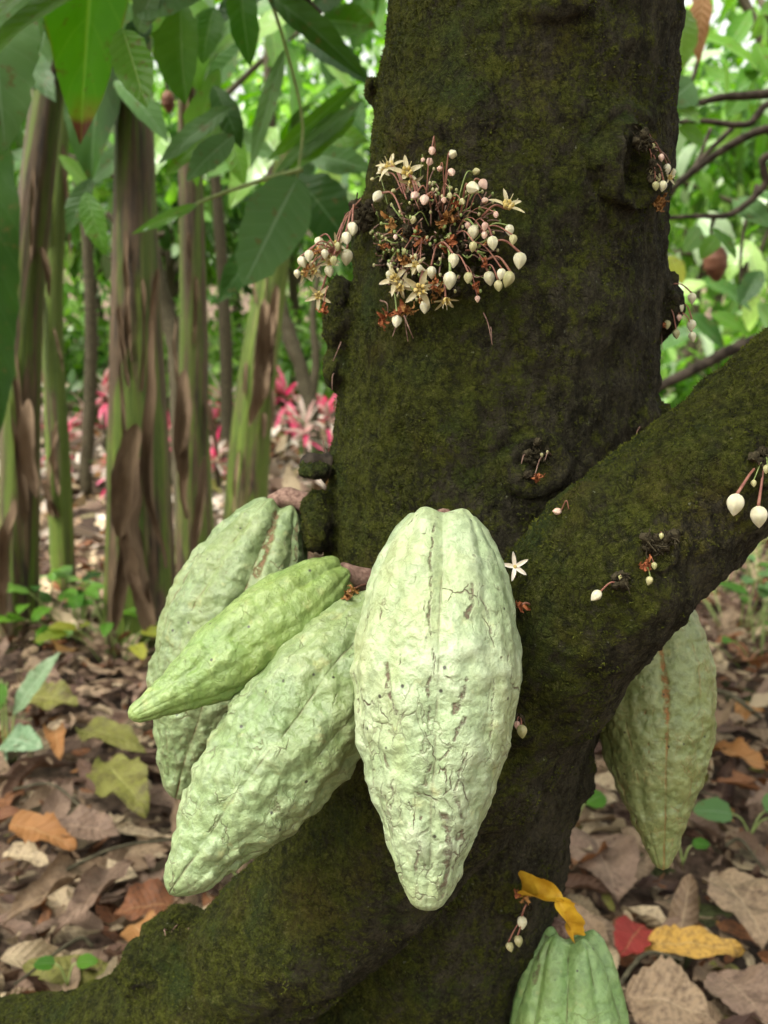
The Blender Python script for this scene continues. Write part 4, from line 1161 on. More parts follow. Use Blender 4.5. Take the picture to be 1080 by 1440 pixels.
LAND = [(120, 890, 'the leafy ground plants'), (30, 1010, 'the variegated seedling'), (230, 1257, 'the tip of the bumpy pod'), (245, 1310, 'the knot on the low limb'), (175, 1105, 'the large olive-yellow leaf'),
        (60, 1170, 'the orange-tan leaf at the left edge'), (215, 1265, 'the glossy rust-red leaf'), (930, 1225, 'the tip of the lone pod'), (970, 1335, 'the amber yellow leaf'), (885, 1320, 'the red leaf'), (800, 1310, 'the bottom pod'),
        (1050, 1165, 'the green seedling at right'), (805, 1150, 'the small sprout by the trunk'), (1060, 1280, 'the large grey-brown leaf at the right edge'), (110, 1420, 'the low mossy limb'), (1045, 1070, 'the narrow orange-brown leaf'),
        (195, 900, 'the banana stem with the dry flap'), (1040, 860, 'the bluish undergrowth at right'), (245, 1110, 'the hidden tip of the grey-green pod'), (870, 1220, 'the large mauve-brown leaf'), (700, 1400, 'the base of the trunk')]
used = {}
cand = []
tries = 0
while len(cand) < 190 and tries < 5000:
    tries += 1
    y = 1.0 + 2.4 * rng.random() ** 1.1; x = rng.uniform(-1, 1) * (.40 * y + .05)
    u, v, d = px((x, y, .05))
    if not (-20 < u < 1100 and 880 < v < 1470): continue
    if 330 < u < 700 and v > 900: continue
    if any(math.hypot((a_[0] + b2[0]) / 2 - u, (a_[1] + b2[1]) / 2 - v) < 75 for a_, b2, w2, c2, l2, k2 in special if c2 > 5): continue
    cand.append((x, y, u, v))
rel = lambda du, dv: ('below' if dv > 0 else 'above') if abs(dv) > abs(du) * .8 else ('right of' if du > 0 else 'left of')
proto = {}
for n_, (x, y, u, v) in enumerate(cand):
    k = int(rng.integers(10)); ci = int(rng.choice(9, p=np.array([.34, .20, .10, .10, .23, .02, .01, 0, 0])))
    key = (k, ci)
    if key not in proto:
        Vv, Qv, uvv = lv_hi[k]
        me = np_mesh('fallen_leaf', Vv, Qv, [LM[ci]], uv=uvv, attrs={'rnd': np.full(len(Vv), rng.random())})
        proto[key] = me
    o = link('fallen_leaf', proto[key])
    R = litter_frames(1, .3)[0]
    if R[2, 2] < 0: R = R @ np.diag([1, -1, -1])
    s = rng.uniform(.09, .165)
    R4 = Matrix([[*(R[0] * s), x], [*(R[1] * s), y], [*(R[2] * s), float(ground_h([x], [y])[0]) + .052 + .02 * rng.random()], [0, 0, 0, 1]])
    o.matrix_world = R4
    lm = sorted(LAND, key=lambda q: math.hypot(q[0] - u, q[1] - v))
    col_, fm = LIT[ci][0], forms[k]
    szw = 'small' if s < .14 else ('large' if s > .175 else 'mid-sized')
    dist = math.hypot(lm[0][0] - u, lm[0][1] - v)
    close = 'just ' if dist < 60 else ('' if dist < 120 else 'well ')
    lab = f"{szw} {fm} {col_} leaf {close}{rel(u - lm[0][0], v - lm[0][1])} {lm[0][2]}"
    if lab in used:
        lab = f"{szw} {fm} {col_} leaf {rel(u - lm[0][0], v - lm[0][1])} {lm[0][2]}, {rel(u - lm[1][0], v - lm[1][1])} {lm[1][2]}"
        lab = ' '.join(lab.split()[:16])
    used[lab] = 1
    tag(o, lab, 'fallen leaf', 'fallen leaves lying on the litter')

# dry sticks in the litter
for (a, b_, r_, lab) in (((60, 1240), (250, 1180), .004, 'thin yellowish stick lying across the litter at left'), ((745, 1210), (800, 1225), .006, 'short brown stick beside the trunk base'), ((1000, 970), (1070, 1010), .008, 'dry brown stick by the bluish undergrowth')):
    p0, p1 = G(*a, .09), G(*b_, .09)
    V_, Q_, T_, uv_ = tube([p0, (p0 + p1) / 2 + np.array([0, .02, .01]), p1], [r_, r_ * .8, r_ * .6], 8, 20, rough=.2)
    tag(part('stick', V_, [Q_, T_], M['twig']), lab, 'stick')

STK = [((130, 1330), (20, 1385), 'thin bent twig low in the litter at the left edge'), ((900, 1130), (1010, 1120), 'thin twig between the lone pod and the right edge'), ((870, 1385), (960, 1350), 'short twig just below the amber yellow leaf'),
       ((20, 1110), (120, 1140), 'thin twig above the orange-tan leaf at left'), ((1020, 1190), (1075, 1225), 'short twig beside the rounded green seedling')]
for (a, b_, lab) in STK:
    p0, p1 = G(*a, .08), G(*b_, .09)
    V_, Q_, T_, uv_ = tube([p0, p0 * .6 + p1 * .4 + np.array([.01, .03, .012]), p1], [.0035, .003, .0018], 8, 20, rough=.3)
    tag(part('stick', V_, [Q_, T_], M['twig']), lab, 'stick')

# ================================================================== BANANA PLANTS
def banana_stem(path_px, widths, lab, mat='banana_a', flap=None, leaves=(), seed=0):
    """path_px: (u,v) from base up at a common distance fixed by the base"""
    g0 = G(*path_px[0]); Y = g0[1]
    pts = [PY(u, v, Y + .0) for u, v in path_px]
    root = thing('banana_plant', (pts[0][0], pts[0][1], 0), lab, 'banana plant', 'banana plants behind the trunk at left')
    rads = [crad(p, w / 2) for p, w in zip(pts, widths)]
    pts[0] = pts[0].copy(); pts[0][2] = -.05
    n, seg = 70, 48
    path, R = resampled(pts, rads, n)
    T_, A, B = frames(path)
    th = np.linspace(0, 2 * np.pi, seg, endpoint=False)
    r_ = np.random.default_rng(seed)
    V = np.zeros((n, seg, 3)); uvv = np.zeros((n, seg, 2))
    cumL = np.concatenate([[0], np.cumsum(np.linalg.norm(np.diff(path, axis=0), axis=1))])
    prof = np.zeros((n, seg))
    for k in range(5):         # overlapping sheath edges: steps that wind slowly up the stem
        a0 = r_.uniform(0, 6.28); tw = r_.uniform(-.5, .5)
        ph = (th[None] - a0 - tw * cumL[:, None]) % (2 * np.pi)
        prof += .05 * (ph / (2 * np.pi)) - .025
    P3 = np.stack([np.cos(th)[None] * 2 + 0 * cumL[:, None], np.sin(th)[None] * 2 + 0 * cumL[:, None], cumL[:, None] * 1.5 + 0 * th[None]], -1).reshape(-1, 3)
    prof += .05 * fbm(P3 + seed, 3).reshape(n, seg)
    rr = R[:, None] * (1 + prof)
    V = path[:, None] + (A[:, None] * np.cos(th)[None, :, None] + B[:, None] * np.sin(th)[None, :, None]) * rr[..., None]
    uvv = np.stack([np.tile(th / 6.2832 * 1.0 + seed * 1.37, (n, 1)), np.repeat(cumL[:, None], seg, 1) * .8 + seed], -1).reshape(-1, 2)
    i = np.arange(n - 1)[:, None] * seg; j = np.arange(seg)[None]; j2 = (j + 1) % seg
    Q = np.stack([i + j, i + j2, i + seg + j2, i + seg + j], -1).reshape(-1, 4)
    part('pseudostem', V.reshape(-1, 3), Q, M[mat], root, uv=uvv)
    for (a, b_, w_, off, sd) in (flap or ()):
        p0, p1 = PY(*a, Y - off), PY(*b_, Y - off * 1.3)
        leaf_obj('dry_sheath', p0, p1, w_, M['dry_sheath'], root, up=(rng.normal() * .3, -1, .2), fold=.3, bend=.35, cross=1.6, wave=.02, shape='cacao', nx=28, ny=12, twist=rng.normal() * .15)
    for q_ in range(7):          # frayed strips of old sheath
        f0 = r_.uniform(.05, .75); i0 = int(f0 * (n - 1)); sgn = r_.uniform(-1, 1)
        c_ = path[i0]; R0 = R[i0] * 1.06
        s_ = c_ + np.array([sgn * R0 * .95, -R0 * math.sqrt(max(0, 1 - sgn * sgn * .9)), 0])
        e_ = s_ + np.array([r_.normal() * .03, -.01 + r_.normal() * .015, (-1 if r_.random() < .7 else 1) * r_.uniform(.12, .42)])
        if e_[2] < .02: continue
        leaf_obj('dry_sheath', s_, e_, r_.uniform(.010, .035), M['dry_sheath'], root, up=(sgn, -1, .1), fold=.2, bend=r_.uniform(-.3, .6), cross=1.2, wave=.012, shape='strap', nx=18, ny=6, twist=r_.normal() * .2)
    return root, Y

b1_, Y1 = banana_stem([(24, 905), (28, 700), (34, 450), (58, 200), (75, 60), (90, -120)], [58, 54, 50, 44, 40, 36], 'slim brown and green banana stem nearest the left edge', 'banana_a', [((40, 560), (52, 700), .07, .10, 1), ((20, 700), (8, 890), .06, .1, 2)], seed=1)
b2_, Y2 = banana_stem([(90, 842), (84, 700), (74, 450), (80, 250), (86, 120), (95, -80)], [34, 34, 30, 30, 28, 26], 'thinnest green banana stem, second from the left edge', 'banana_b', [((80, 590), (84, 700), .03, .08, 1)], seed=2)
b3_, Y3 = banana_stem([(196, 905), (196, 800), (194, 600), (190, 350), (188, 160), (186, -60)], [112, 96, 84, 64, 54, 48], 'thickest banana stem, brown and green with a dry flap on its side', 'banana_a',
    [((192, 596), (168, 760), .10, .15, 1), ((200, 640), (215, 880), .12, .14, 2), ((188, 790), (215, 900), .08, .16, 3), ((225, 380), (232, 800), .05, .09, 4), ((176, 740), (160, 890), .06, .12, 5)], seed=3)
b4_, Y4 = banana_stem([(274, 812), (272, 650), (272, 450), (268, 250), (264, 100), (258, -80)], [60, 44, 38, 34, 30, 28], 'narrow banana stem with dark peeling patches, between the thickest and the leaning one', 'banana_a',
    [((258, 520), (248, 650), .08, .12, 1), ((268, 560), (262, 730), .07, .1, 2), ((288, 640), (270, 790), .05, .1, 3)], seed=4)
b5_, Y5 = banana_stem([(342, 735), (352, 620), (368, 480), (385, 380), (395, 300), (402, 200)], [62, 56, 50, 40, 34, 28], 'leaning banana stem with a pale split sheath, next to the trunk', 'banana_b',
    [((372, 420), (352, 600), .12, .16, 1), ((390, 400), (376, 560), .07, .16, 2)], seed=5)

# big hanging banana blades at the upper left
leaf_obj('leaf', PY(-190, 60, 1.95), PY(8, 212, 1.9), .16, M['leaf_grey'], b1_, up=(.2, -1, .3), bend=.9, fold=.1, shape='strap', nx=24, ny=10)
leaf_obj('leaf', PY(-20, -60, 1.9), PY(8, 212, 1.85), .155, M['leaf_grey'], b1_, up=(.3, -1, .1), bend=.5, fold=.15, shape='strap', nx=24, ny=10)
leaf_obj('leaf', PY(-20, 160, 2.6), PY(-4, 620, 2.5), .13, M['leaf_dark'], b1_, up=(.5, -1, .1), bend=.3, fold=.2, shape='strap', nx=24, ny=10)
leaf_obj('leaf', PY(95, -120, 2.9), PY(48, 130, 2.6), .14, M['leaf_dark'], b1_, up=(.3, -1, .1), bend=.7, fold=.2, shape='strap', nx=24, ny=10)
leaf_obj('leaf', PY(150, -30, 1.7), PY(-20, 90, 1.6), .07, M['leaf_mid'], b2_, up=(0, -.6, 1), bend=.5, fold=.2, shape='strap', nx=24, ny=8)
leaf_obj('leaf', PY(120, -50, 1.7), PY(-30, 45, 1.6), .05, M['leaf_bright'], b2_, up=(0, -.6, 1), bend=.5, fold=.2, shape='strap', nx=24, ny=8)
leaf_obj('leaf', PY(190, -150, 3.0), PY(130, 260, 2.8), .26, M['leaf_dark'], b3_, up=(-.3, -1, .1), bend=.5, fold=.3, shape='strap', nx=24, ny=10)
leaf_obj('leaf', PY(175, -160, 3.0), PY(60, 150, 2.9), .22, M['leaf_mid'], b3_, up=(-.3, -1, .1), bend=.9, fold=.3, shape='strap', nx=24, ny=10)
leaf_obj('leaf', PY(186, -100, 2.8), PY(280, 130, 2.6), .22, M['leaf_mid'], b3_, up=(.3, -1, .1), bend=.9, fold=.3, shape='strap', nx=24, ny=10)
leaf_obj('leaf', PY(258, -90, 3.6), PY(250, 140, 3.3), .22, M['leaf_dark'], b4_, up=(.3, -1, .1), bend=.6, fold=.3, shape='strap', nx=24, ny=10)
leaf_obj('leaf', PY(402, 200, 4.9), PY(520, 110, 4.6), .22, M['leaf_dark'], b5_, up=(0, -.6, 1), bend=.8, fold=.25, shape='strap', nx=24, ny=10)
leaf_obj('leaf', PY(402, 200, 4.9), PY(400, 60, 4.6), .20, M['leaf_grey'], b5_, up=(1, -.6, .3), bend=.5, fold=.25, shape='strap', nx=24, ny=10)
leaf_obj('leaf', PY(402, 205, 4.9), PY(480, 300, 4.4), .30, M['leaf_dark'], b5_, up=(.3, -1, .4), bend=.9, fold=.2, shape='strap', nx=24, ny=10)
leaf_obj('leaf', PY(400, 205, 4.9), PY(290, 250, 4.6), .22, M['leaf_mid'], b5_, up=(-.3, -1, .4), bend=.9, fold=.2, shape='strap', nx=24, ny=10)

# ================================================================== NEIGHBOURING COCOA TREES WITH LEAVES REACHING INTO VIEW
def limb_part(parent, pts, r0, r1_, mat='darkbark', seg=10, name='limb', seed=0):
    V_, Q_, T_, uv_ = tube(pts, [r0, (r0 + r1_) / 2, r1_], seg, len(pts) * 8, rough=.18, seed=seed)
    return part(name, V_, [Q_, T_], M[mat], parent)

n1 = thing('cocoa_tree', (-1.3, 2.3, 0), 'neighbouring cocoa tree whose drooping leaves fill the top left of the view', 'cocoa tree')
limb_part(n1, [np.array([-1.3, 2.3, -.05]), np.array([-1.32, 2.3, .8]), np.array([-1.28, 2.25, 1.6]), np.array([-1.25, 2.2, 2.3])], .09, .06, 'darkbark', 16, 'trunk')
limb_part(n1, [np.array([-1.28, 2.25, 1.55]), PY(40, -60, 1.9), PY(200, -110, 1.75), PY(360, -60, 1.8), PY(450, 20, 1.9)], .03, .006)
limb_part(n1, [PY(200, -110, 1.75), PY(140, -70, 1.4), PY(130, -40, 1.25)], .006, .004, name='twig')
limb_part(n1, [PY(360, -60, 1.8), PY(400, 60, 1.95), PY(425, 170, 2.0), PY(418, 250, 2.0)], .0035, .002, 'pedicel_green', name='twig')
limb_part(n1, [PY(425, 238, 2.0), PY(360, 256, 2.0), PY(280, 285, 2.0), PY(205, 322, 2.0)], .005, .002, 'pedicel_green', name='twig')
for a, b_, w_, mt, y_, kw in [
    ((165, -330), (114, 203), .158, 'leaf_tipped', 1.85, dict(bend=.35, fold=.22)),
    ((172, 40), (207, 152), .050, 'leaf_bright', 1.35, dict(bend=.4)),
    ((255, 5), (262, 148), .085, 'leaf_mid', 1.8, dict(bend=.3, fold=.4)),
    ((190, 12), (285, -2), .07, 'leaf_grey', 1.6, dict(bend=.7)),
    ((195, 45), (225, -30), .05, 'leaf_grey', 1.6, dict(bend=.4)),
    ((335, -30), (352, 95), .055, 'leaf_mid', 1.9, dict(bend=.4)),
    ((372, -10), (515, 112), .05, 'leaf_dark', 1.9, dict(bend=.9, fold=.5)),
    ((418, 250), (343, 402), .118, 'leaf_grey', 1.95, dict(bend=.45, fold=.1, shape='oval')),
    ((420, 252), (492, 345), .115, 'leaf_dark', 2.1, dict(bend=.5, fold=.1, shape='oval')),
    ((325, 150), (222, 232), .045, 'leaf_grey', 2.0, dict(bend=.3)),
    ((318, 168), (230, 250), .04, 'leaf_mid', 2.02, dict(bend=.3)),
    ((328, 190), (262, 255), .055, 'leaf_grey', 1.98, dict(bend=.5)),
    ((300, 120), (340, 210), .05, 'leaf_dark', 2.05, dict(bend=.3)),
    ((505, 118), (372, 230), .035, 'leaf_mid', 2.2, dict(bend=.15)),
    ((510, 140), (385, 245), .04, 'leaf_grey', 2.2, dict(bend=.15)),
    ((500, 165), (400, 250), .035, 'leaf_mid', 2.2, dict(bend=.2)),
    ((400, 70), (352, 240), .04, 'leaf_grey', 2.2, dict(bend=.2)),
    ((430, 60), (520, 120), .08, 'leaf_dark', 2.3, dict(bend=.6)),
    ((440, 10), (500, -20), .07, 'leaf_dark', 2.2, dict(bend=.5)),
    ((450, 30), (530, 40), .08, 'leaf_mid', 2.2, dict(bend=.5)),
    ((325, 180), (345, 262), .055, 'leaf_mid', 2.4, dict(bend=.5)),
    ((440, 190), (520, 200), .06, 'leaf_mid', 2.4, dict(bend=.5)),
    ((430, 215), (525, 240), .07, 'leaf_grey', 2.45, dict(bend=.5)),
    ((280, 286), (185, 330), .022, 'leaf_bright', 2.0, dict(bend=.2)),
    ((205, 20), (185, 90), .05, 'leaf_dark', 1.9, dict(bend=.4)),
    ((300, 10), (285, 90), .06, 'leaf_mid', 2.0, dict(bend=.4)),
    ((120, 270), (150, 360), .06, 'leaf_mid', 2.5, dict(bend=.4)),
    ((130, 250), (95, 330), .06, 'leaf_dark', 2.6, dict(bend=.4)),
    ((395, -30), (300, 40), .07, 'leaf_dark', 2.1, dict(bend=.6)),
    ((90, -20), (70, 60), .06, 'leaf_mid', 2.1, dict(bend=.6))]:
    leaf_obj('leaf', PY(*a, y_), PY(*b_, y_ - .05), w_, M[mt], n1, up=kw.pop('up', (rng.normal() * .25, -1, .35)), **kw)

rq = np.random.default_rng(31)
for k_ in range(46):
    u_, v_ = rq.uniform(-10, 530), rq.uniform(-30, 340) * rq.random() ** .35; y_ = rq.uniform(2.6, 4.6)
    if 150 < u_ < 300 and v_ > 200: continue
    an = rq.uniform(.3, 2.8); L_ = rq.uniform(.18, .34)
    b0_ = PY(u_, v_, y_)
    leaf_obj('leaf', b0_, b0_ + L_ * np.array([math.cos(an), rq.normal() * .3, -math.sin(an) * .9]), L_ * .36, M[['leaf_mid', 'leaf_bright', 'leaf_grey', 'leaf_dark', 'leaf_lit'][rq.integers(5)]], n1, up=(rq.normal() * .4, -.7, .7), bend=.6)
n2 = thing('cocoa_tree', (1.75, 2.9, 0), 'neighbouring cocoa tree sending thin dark limbs in from the right edge', 'cocoa tree')
limb_part(n2, [np.array([1.75, 2.9, -.05]), np.array([1.72, 2.9, .6]), np.array([1.78, 2.9, 1.2]), np.array([1.7, 3.0, 2.2])], .10, .06, 'darkbark', 16, 'trunk')
for k, (pts, r0, r1_) in enumerate([
    ([(1400, 180), (1180, 128), (1060, 134), (1000, 140), (935, 165)], .016, .006), ([(1400, 200), (1120, 190), (1075, 182), (1010, 215), (950, 262), (905, 300)], .015, .006),
    ([(1400, 300), (1120, 150), (1050, 175), (985, 170), (930, 175)], .012, .005), ([(1380, 320), (1100, 220), (1075, 262), (1030, 300), (980, 304), (905, 308)], .013, .005),
    ([(1350, 460), (1120, 470), (1040, 488), (985, 515), (915, 550)], .020, .014), ([(1010, -60), (996, 0), (988, 60), (968, 130), (945, 175)], .008, .004),
    ([(1030, 180), (990, 220), (940, 280), (925, 330)], .008, .004), ([(1065, 260), (1045, 330), (1040, 400)], .007, .003), ([(1000, 180), (975, 235), (940, 260)], .006, .003)]):
    limb_part(n2, [PY(u, v, 2.6 + .05 * k) for u, v in pts], r0, r1_, seed=k)
for a, b_, w_, mt, y_ in [
    ((960, 10), (955, 105), .07, 'leaf_bright', 2.4), ((990, -30), (982, 90), .05, 'litter', 2.5), ((975, 115), (935, 150), .09, 'leaf_grey', 2.6), ((930, 130), (985, 175), .06, 'leaf_bright', 2.6),
    ((985, 320), (960, 355), .05, 'leaf_bright', 2.5), ((1000, 320), (1035, 365), .05, 'leaf_mid', 2.5), ((1010, 330), (985, 365), .05, 'leaf_mid', 2.55), ((990, 200), (950, 180), .05, 'leaf_mid', 2.6), ((1060, 60), (1090, 120), .07, 'leaf_mid', 2.9),
    ((1030, 280), (1085, 320), .07, 'leaf_grey', 2.8), ((1050, 130), (1020, 165), .06, 'leaf_mid', 2.8), ((1070, 380), (1040, 430), .07, 'leaf_dark', 3.0), ((1000, 440), (1050, 470), .06, 'leaf_mid', 3.0), ((940, 360), (960, 400), .05, 'leaf_yellow', 2.8)]:
    leaf_obj('leaf', PY(*a, y_), PY(*b_, y_ - .05), w_, LM[5] if mt == 'litter' else M[mt], n2, up=(rng.normal() * .3, -1, .4), bend=.4)
for k_ in range(26):
    u_, v_ = rq.uniform(950, 1110), rq.uniform(-20, 470); y_ = rq.uniform(2.9, 4.8)
    an = rq.uniform(.3, 2.8); L_ = rq.uniform(.14, .26)
    b0_ = PY(u_, v_, y_)
    leaf_obj('leaf', b0_, b0_ + L_ * np.array([math.cos(an), rq.normal() * .3, -math.sin(an) * .8]), L_ * .38, M[['leaf_mid', 'leaf_bright', 'leaf_pale', 'leaf_dark', 'leaf_lit'][rq.integers(5)]], n2, up=(rq.normal() * .4, -.7, .7), bend=.6)
bp, _ = make_pod('cocoa_pod', PY(1004, 340, 3.0), PY(1008, 398, 3.0), .037, M['pod_brown'], 'small brown cocoa pod hanging far behind at the upper right', nth=60, nt=60, rug=.8) if False else (None, None)
bp = thing('cocoa_pod', PY(1004, 345, 3.0), 'small brown cocoa pod hanging far behind at the upper right', 'cocoa pod')
def lowpod(root, S, T, r):
    V_, Q_, T_, uv_ = tube([S, S + (T - S) * .1, S + (T - S) * .35, S + (T - S) * .6, S + (T - S) * .85, T], [r * .3, r * .75, r, r * .95, r * .55, r * .15], 30, 24, rough=.08)
    part('pod_husk', V_, [Q_, T_], M['pod_brown'], root)
lowpod(bp, PY(1004, 345, 3.0), PY(1008, 396, 3.0), .036)
V_, Q_, T_, uv_ = tube([PY(1004, 347, 3.0), PY(1000, 325, 3.02), PY(1005, 303, 2.75)], [.006, .005, .006], 8, 10); part('pod_stalk', V_, [Q_, T_], M['twig'], bp)
bp = thing('cocoa_pod', PY(236, 130, 3.4), 'small dark brown cocoa pod hanging far behind between the stems at upper left', 'cocoa pod')
lowpod(bp, PY(235, 128, 3.4), PY(238, 160, 3.4), .022)
V_, Q_, T_, uv_ = tube([PY(235, 130, 3.4), PY(232, 110, 3.4), PY(228, 85, 3.4)], [.004, .004, .005], 8, 10); part('pod_stalk', V_, [Q_, T_], M['twig'], bp)

# thin leafless trees between the stems
def thin_tree(base_px, paths, lab):
    g = G(*base_px); Y = g[1]
    root = thing('young_tree', (g[0], g[1], 0), lab, 'tree')
    for k, (pts, r0, r1_) in enumerate(paths):
        limb_part(root, [PY(u, v, Y) for u, v in pts], r0, r1_, 'banana_dark' if False else 'twig', 10, 'trunk' if k == 0 else 'limb', k)
    return root, Y
y1r, Yt = thin_tree((441, 665), [([(441, 672), (438, 600), (430, 540), (410, 480), (396, 430), (385, 340), (380, 200), (378, 60)], .055, .03), ([(436, 575), (444, 510), (440, 440), (452, 360)], .03, .015)], 'slender forked tree just left of the trunk, beyond the banana stems')
y2r, Yt2 = thin_tree((262, 745), [([(262, 750), (255, 620), (250, 500), (232, 430), (215, 360), (200, 300)], .05, .03), ([(250, 480), (262, 420), (275, 330)], .02, .012)], 'thin leaning tree half hidden behind the narrow banana stem')
y3r, Yt3 = thin_tree((120, 700), [([(120, 700), (128, 500), (122, 330), (110, 160)], .035, .025), ([(88, 180), (130, 205), (165, 245)], .02, .014), ([(85, 218), (125, 230), (170, 252)], .022, .014), ([(150, 300), (180, 325), (230, 330)], .016, .01)], 'thin dark tree with crossing twigs between the second and third banana stems')

# ================================================================== UNDERGROWTH
def ground_plant(u, v, n, size, mats_, lab, spread=.14, shape='oval', height=.16, w=.5, stemmat='pedicel_green', group=None):
    g = G(u, v); g[2] = float(ground_h([g[0]], [g[1]])[0])
    root = thing('ground_plant', g, lab, 'ground plant', group)
    for k in range(n):
        a = rng.uniform(0, 2 * np.pi); rr = spread * math.sqrt(rng.random())
        p0 = g + np.array([math.cos(a) * rr * .3, math.sin(a) * rr * .3, 0])
        p1 = g + np.array([math.cos(a) * rr, math.sin(a) * rr, height * rng.uniform(.45, 1.1)])
        d = np.array([math.cos(a), math.sin(a) - .2, rng.uniform(-.35, .35)]); d /= np.linalg.norm(d)
        L = size * rng.uniform(.7, 1.2)
        V_, Q_, T_, uv_ = tube([p0, (p0 + p1) / 2 + np.array([0, 0, .02]), p1], [.0025, .002, .0015], 6, 8)
        part('stem', V_, [Q_, T_], M[stemmat], root)
        leaf_obj('leaf', p1, p1 + d * L, L * w, M[mats_[k % len(mats_)]], root, up=(0, -.4, 1), bend=.6, fold=.2, shape=shape, nx=12, ny=6)
    return root
ground_plant(60, 905, 13, .085, ['leaf_mid', 'leaf_dark'], 'low dark-leaved plant at the foot of the leftmost banana stem')
ground_plant(110, 905, 17, .10, ['leaf_mid', 'leaf_mid', 'leaf_bright'], 'leafy green ground plant between the banana stem bases', .2)
ground_plant(165, 935, 12, .09, ['leaf_yellow', 'leaf_mid'], 'yellowish ground plant in front of the thickest banana stem', .15)
ground_plant(150, 880, 8, .13, ['leaf_bright'], 'tuft of narrow bright leaves beside the thickest banana stem', .08, 'strap', .14, .14)
# variegated seedling at the left edge
vs_ = thing('seedling', G(15, 1075), 'variegated seedling with one tall spotted leaf at the left edge', 'seedling')
ys = G(15, 1075)[1]
for pts in ([(14, 1078), (16, 1040), (20, 1003)], [(14, 1078), (4, 1030), (2, 955)], [(14, 1078), (8, 1000), (10, 960)], [(14, 1078), (25, 1060), (12, 1045)], [(14, 1078), (0, 1070), (-15, 1060)]):
    V_, Q_, T_, uv_ = tube([PY(u, v, ys) for u, v in pts], [.003, .0025, .002], 6, 10); part('stem', V_, [Q_, T_], M['pedicel_green'], vs_)
leaf_obj('leaf', PY(18, 1005, ys), PY(86, 916, ys - .05), .045, M['leaf_variegated'], vs_, up=(-.6, -1, .3), bend=.3, label='tall narrow spotted leaf')
leaf_obj('leaf', PY(8, 1040, ys), PY(60, 1052, ys - .12), .075, M['leaf_variegated'], vs_, up=(0, -.8, 1), bend=.5, shape='heart')
leaf_obj('leaf', PY(-5, 1060, ys), PY(10, 1100, ys - .12), .06, M['leaf_variegated'], vs_, up=(-.4, -.8, 1), bend=.5, shape='heart')
leaf_obj('leaf', PY(2, 960, ys), PY(-2, 1000, ys - .05), .03, M['leaf_mid'], vs_, up=(.4, -.8, 1), bend=.5)
def sprout(u, v, n, size, lab, mt='leaf_mid'):
    g = G(u, v, .06)
    root = thing('seedling', g, lab, 'seedling')
    for k in range(n):
        a = k * 2.4 + rng.random(); d = np.array([math.cos(a), math.sin(a) * .6, .35])
        p1 = g + d * size * .5 + np.array([0, 0, .03])
        V_, Q_, T_, uv_ = tube([g, (g + p1) / 2 + np.array([0, 0, .01]), p1], [.002, .0016, .0012], 6, 8); part('stem', V_, [Q_, T_], M['pedicel_green'], root)
        leaf_obj('leaf', p1, p1 + d * np.array([1, 1, .1]) * size, size * .75, M[mt], root, up=(0, -.5, 1), bend=.4, shape='oval', nx=12, ny=6)
sprout(1055, 1175, 3, .07, 'green seedling with rounded leaves at the right edge', 'leaf_grey')
sprout(808, 1165, 2, .065, 'small dark green sprout beside the trunk base at right')
sprout(340, 1245, 3, .07, 'green sprout half hidden under the bumpy pod', 'leaf_grey')
sprout(960, 1215, 2, .03, 'tiny sprout beside the tip of the lone pod')
sprout(95, 1385, 2, .03, 'tiny sprout just above the low mossy limb')
for (u, v, n_, s_, lb) in ((1040, 900, 14, .10, 'bluish leafy plant at the right edge under the limb'), (1075, 850, 14, .12, 'taller bluish plant at the right edge'), (1010, 850, 12, .10, 'small bluish plant close under the limb'), (1070, 940, 10, .09, 'low bluish plant at the right edge above the litter'),
                          (1000, 800, 10, .12, 'far green plant seen below the limb'), (1060, 790, 12, .13, 'far green plant at the right edge below the limb')):
    ground_plant(u, v, n_, s_, ['leaf_grey', 'leaf_mid', 'leaf_grey'], lb, .22, 'oval', .2, .4)

# unseen crown added over the front tree to shade the trunk and the pods
shade_crown_c = [np.array([.05, 1.0, 2.75]), np.array([.9, .9, 2.5]), np.array([-.6, 1.35, 2.6]), np.array([.5, .4, 2.9]), np.array([.2, 1.7, 2.7]), np.array([-.88, -.05, 2.8])]
for k, c in enumerate(shade_crown_c[1:]):
    limb_part(tree, [trunk_pts[-1] - np.array([0, 0, .05]), (trunk_pts[-1] + c) / 2 + np.array([0, 0, .1]), c], .05, .015, 'darkbark', 10, 'limb', k)
limb_part(tree, [limb_pts[-1] - np.array([.02, 0, .02]), limb_pts[-1] + np.array([.12, .02, .25]), shade_crown_c[1]], .042, .02, 'darkbark', 14, 'limb', 9)
CROWN_HERE = True

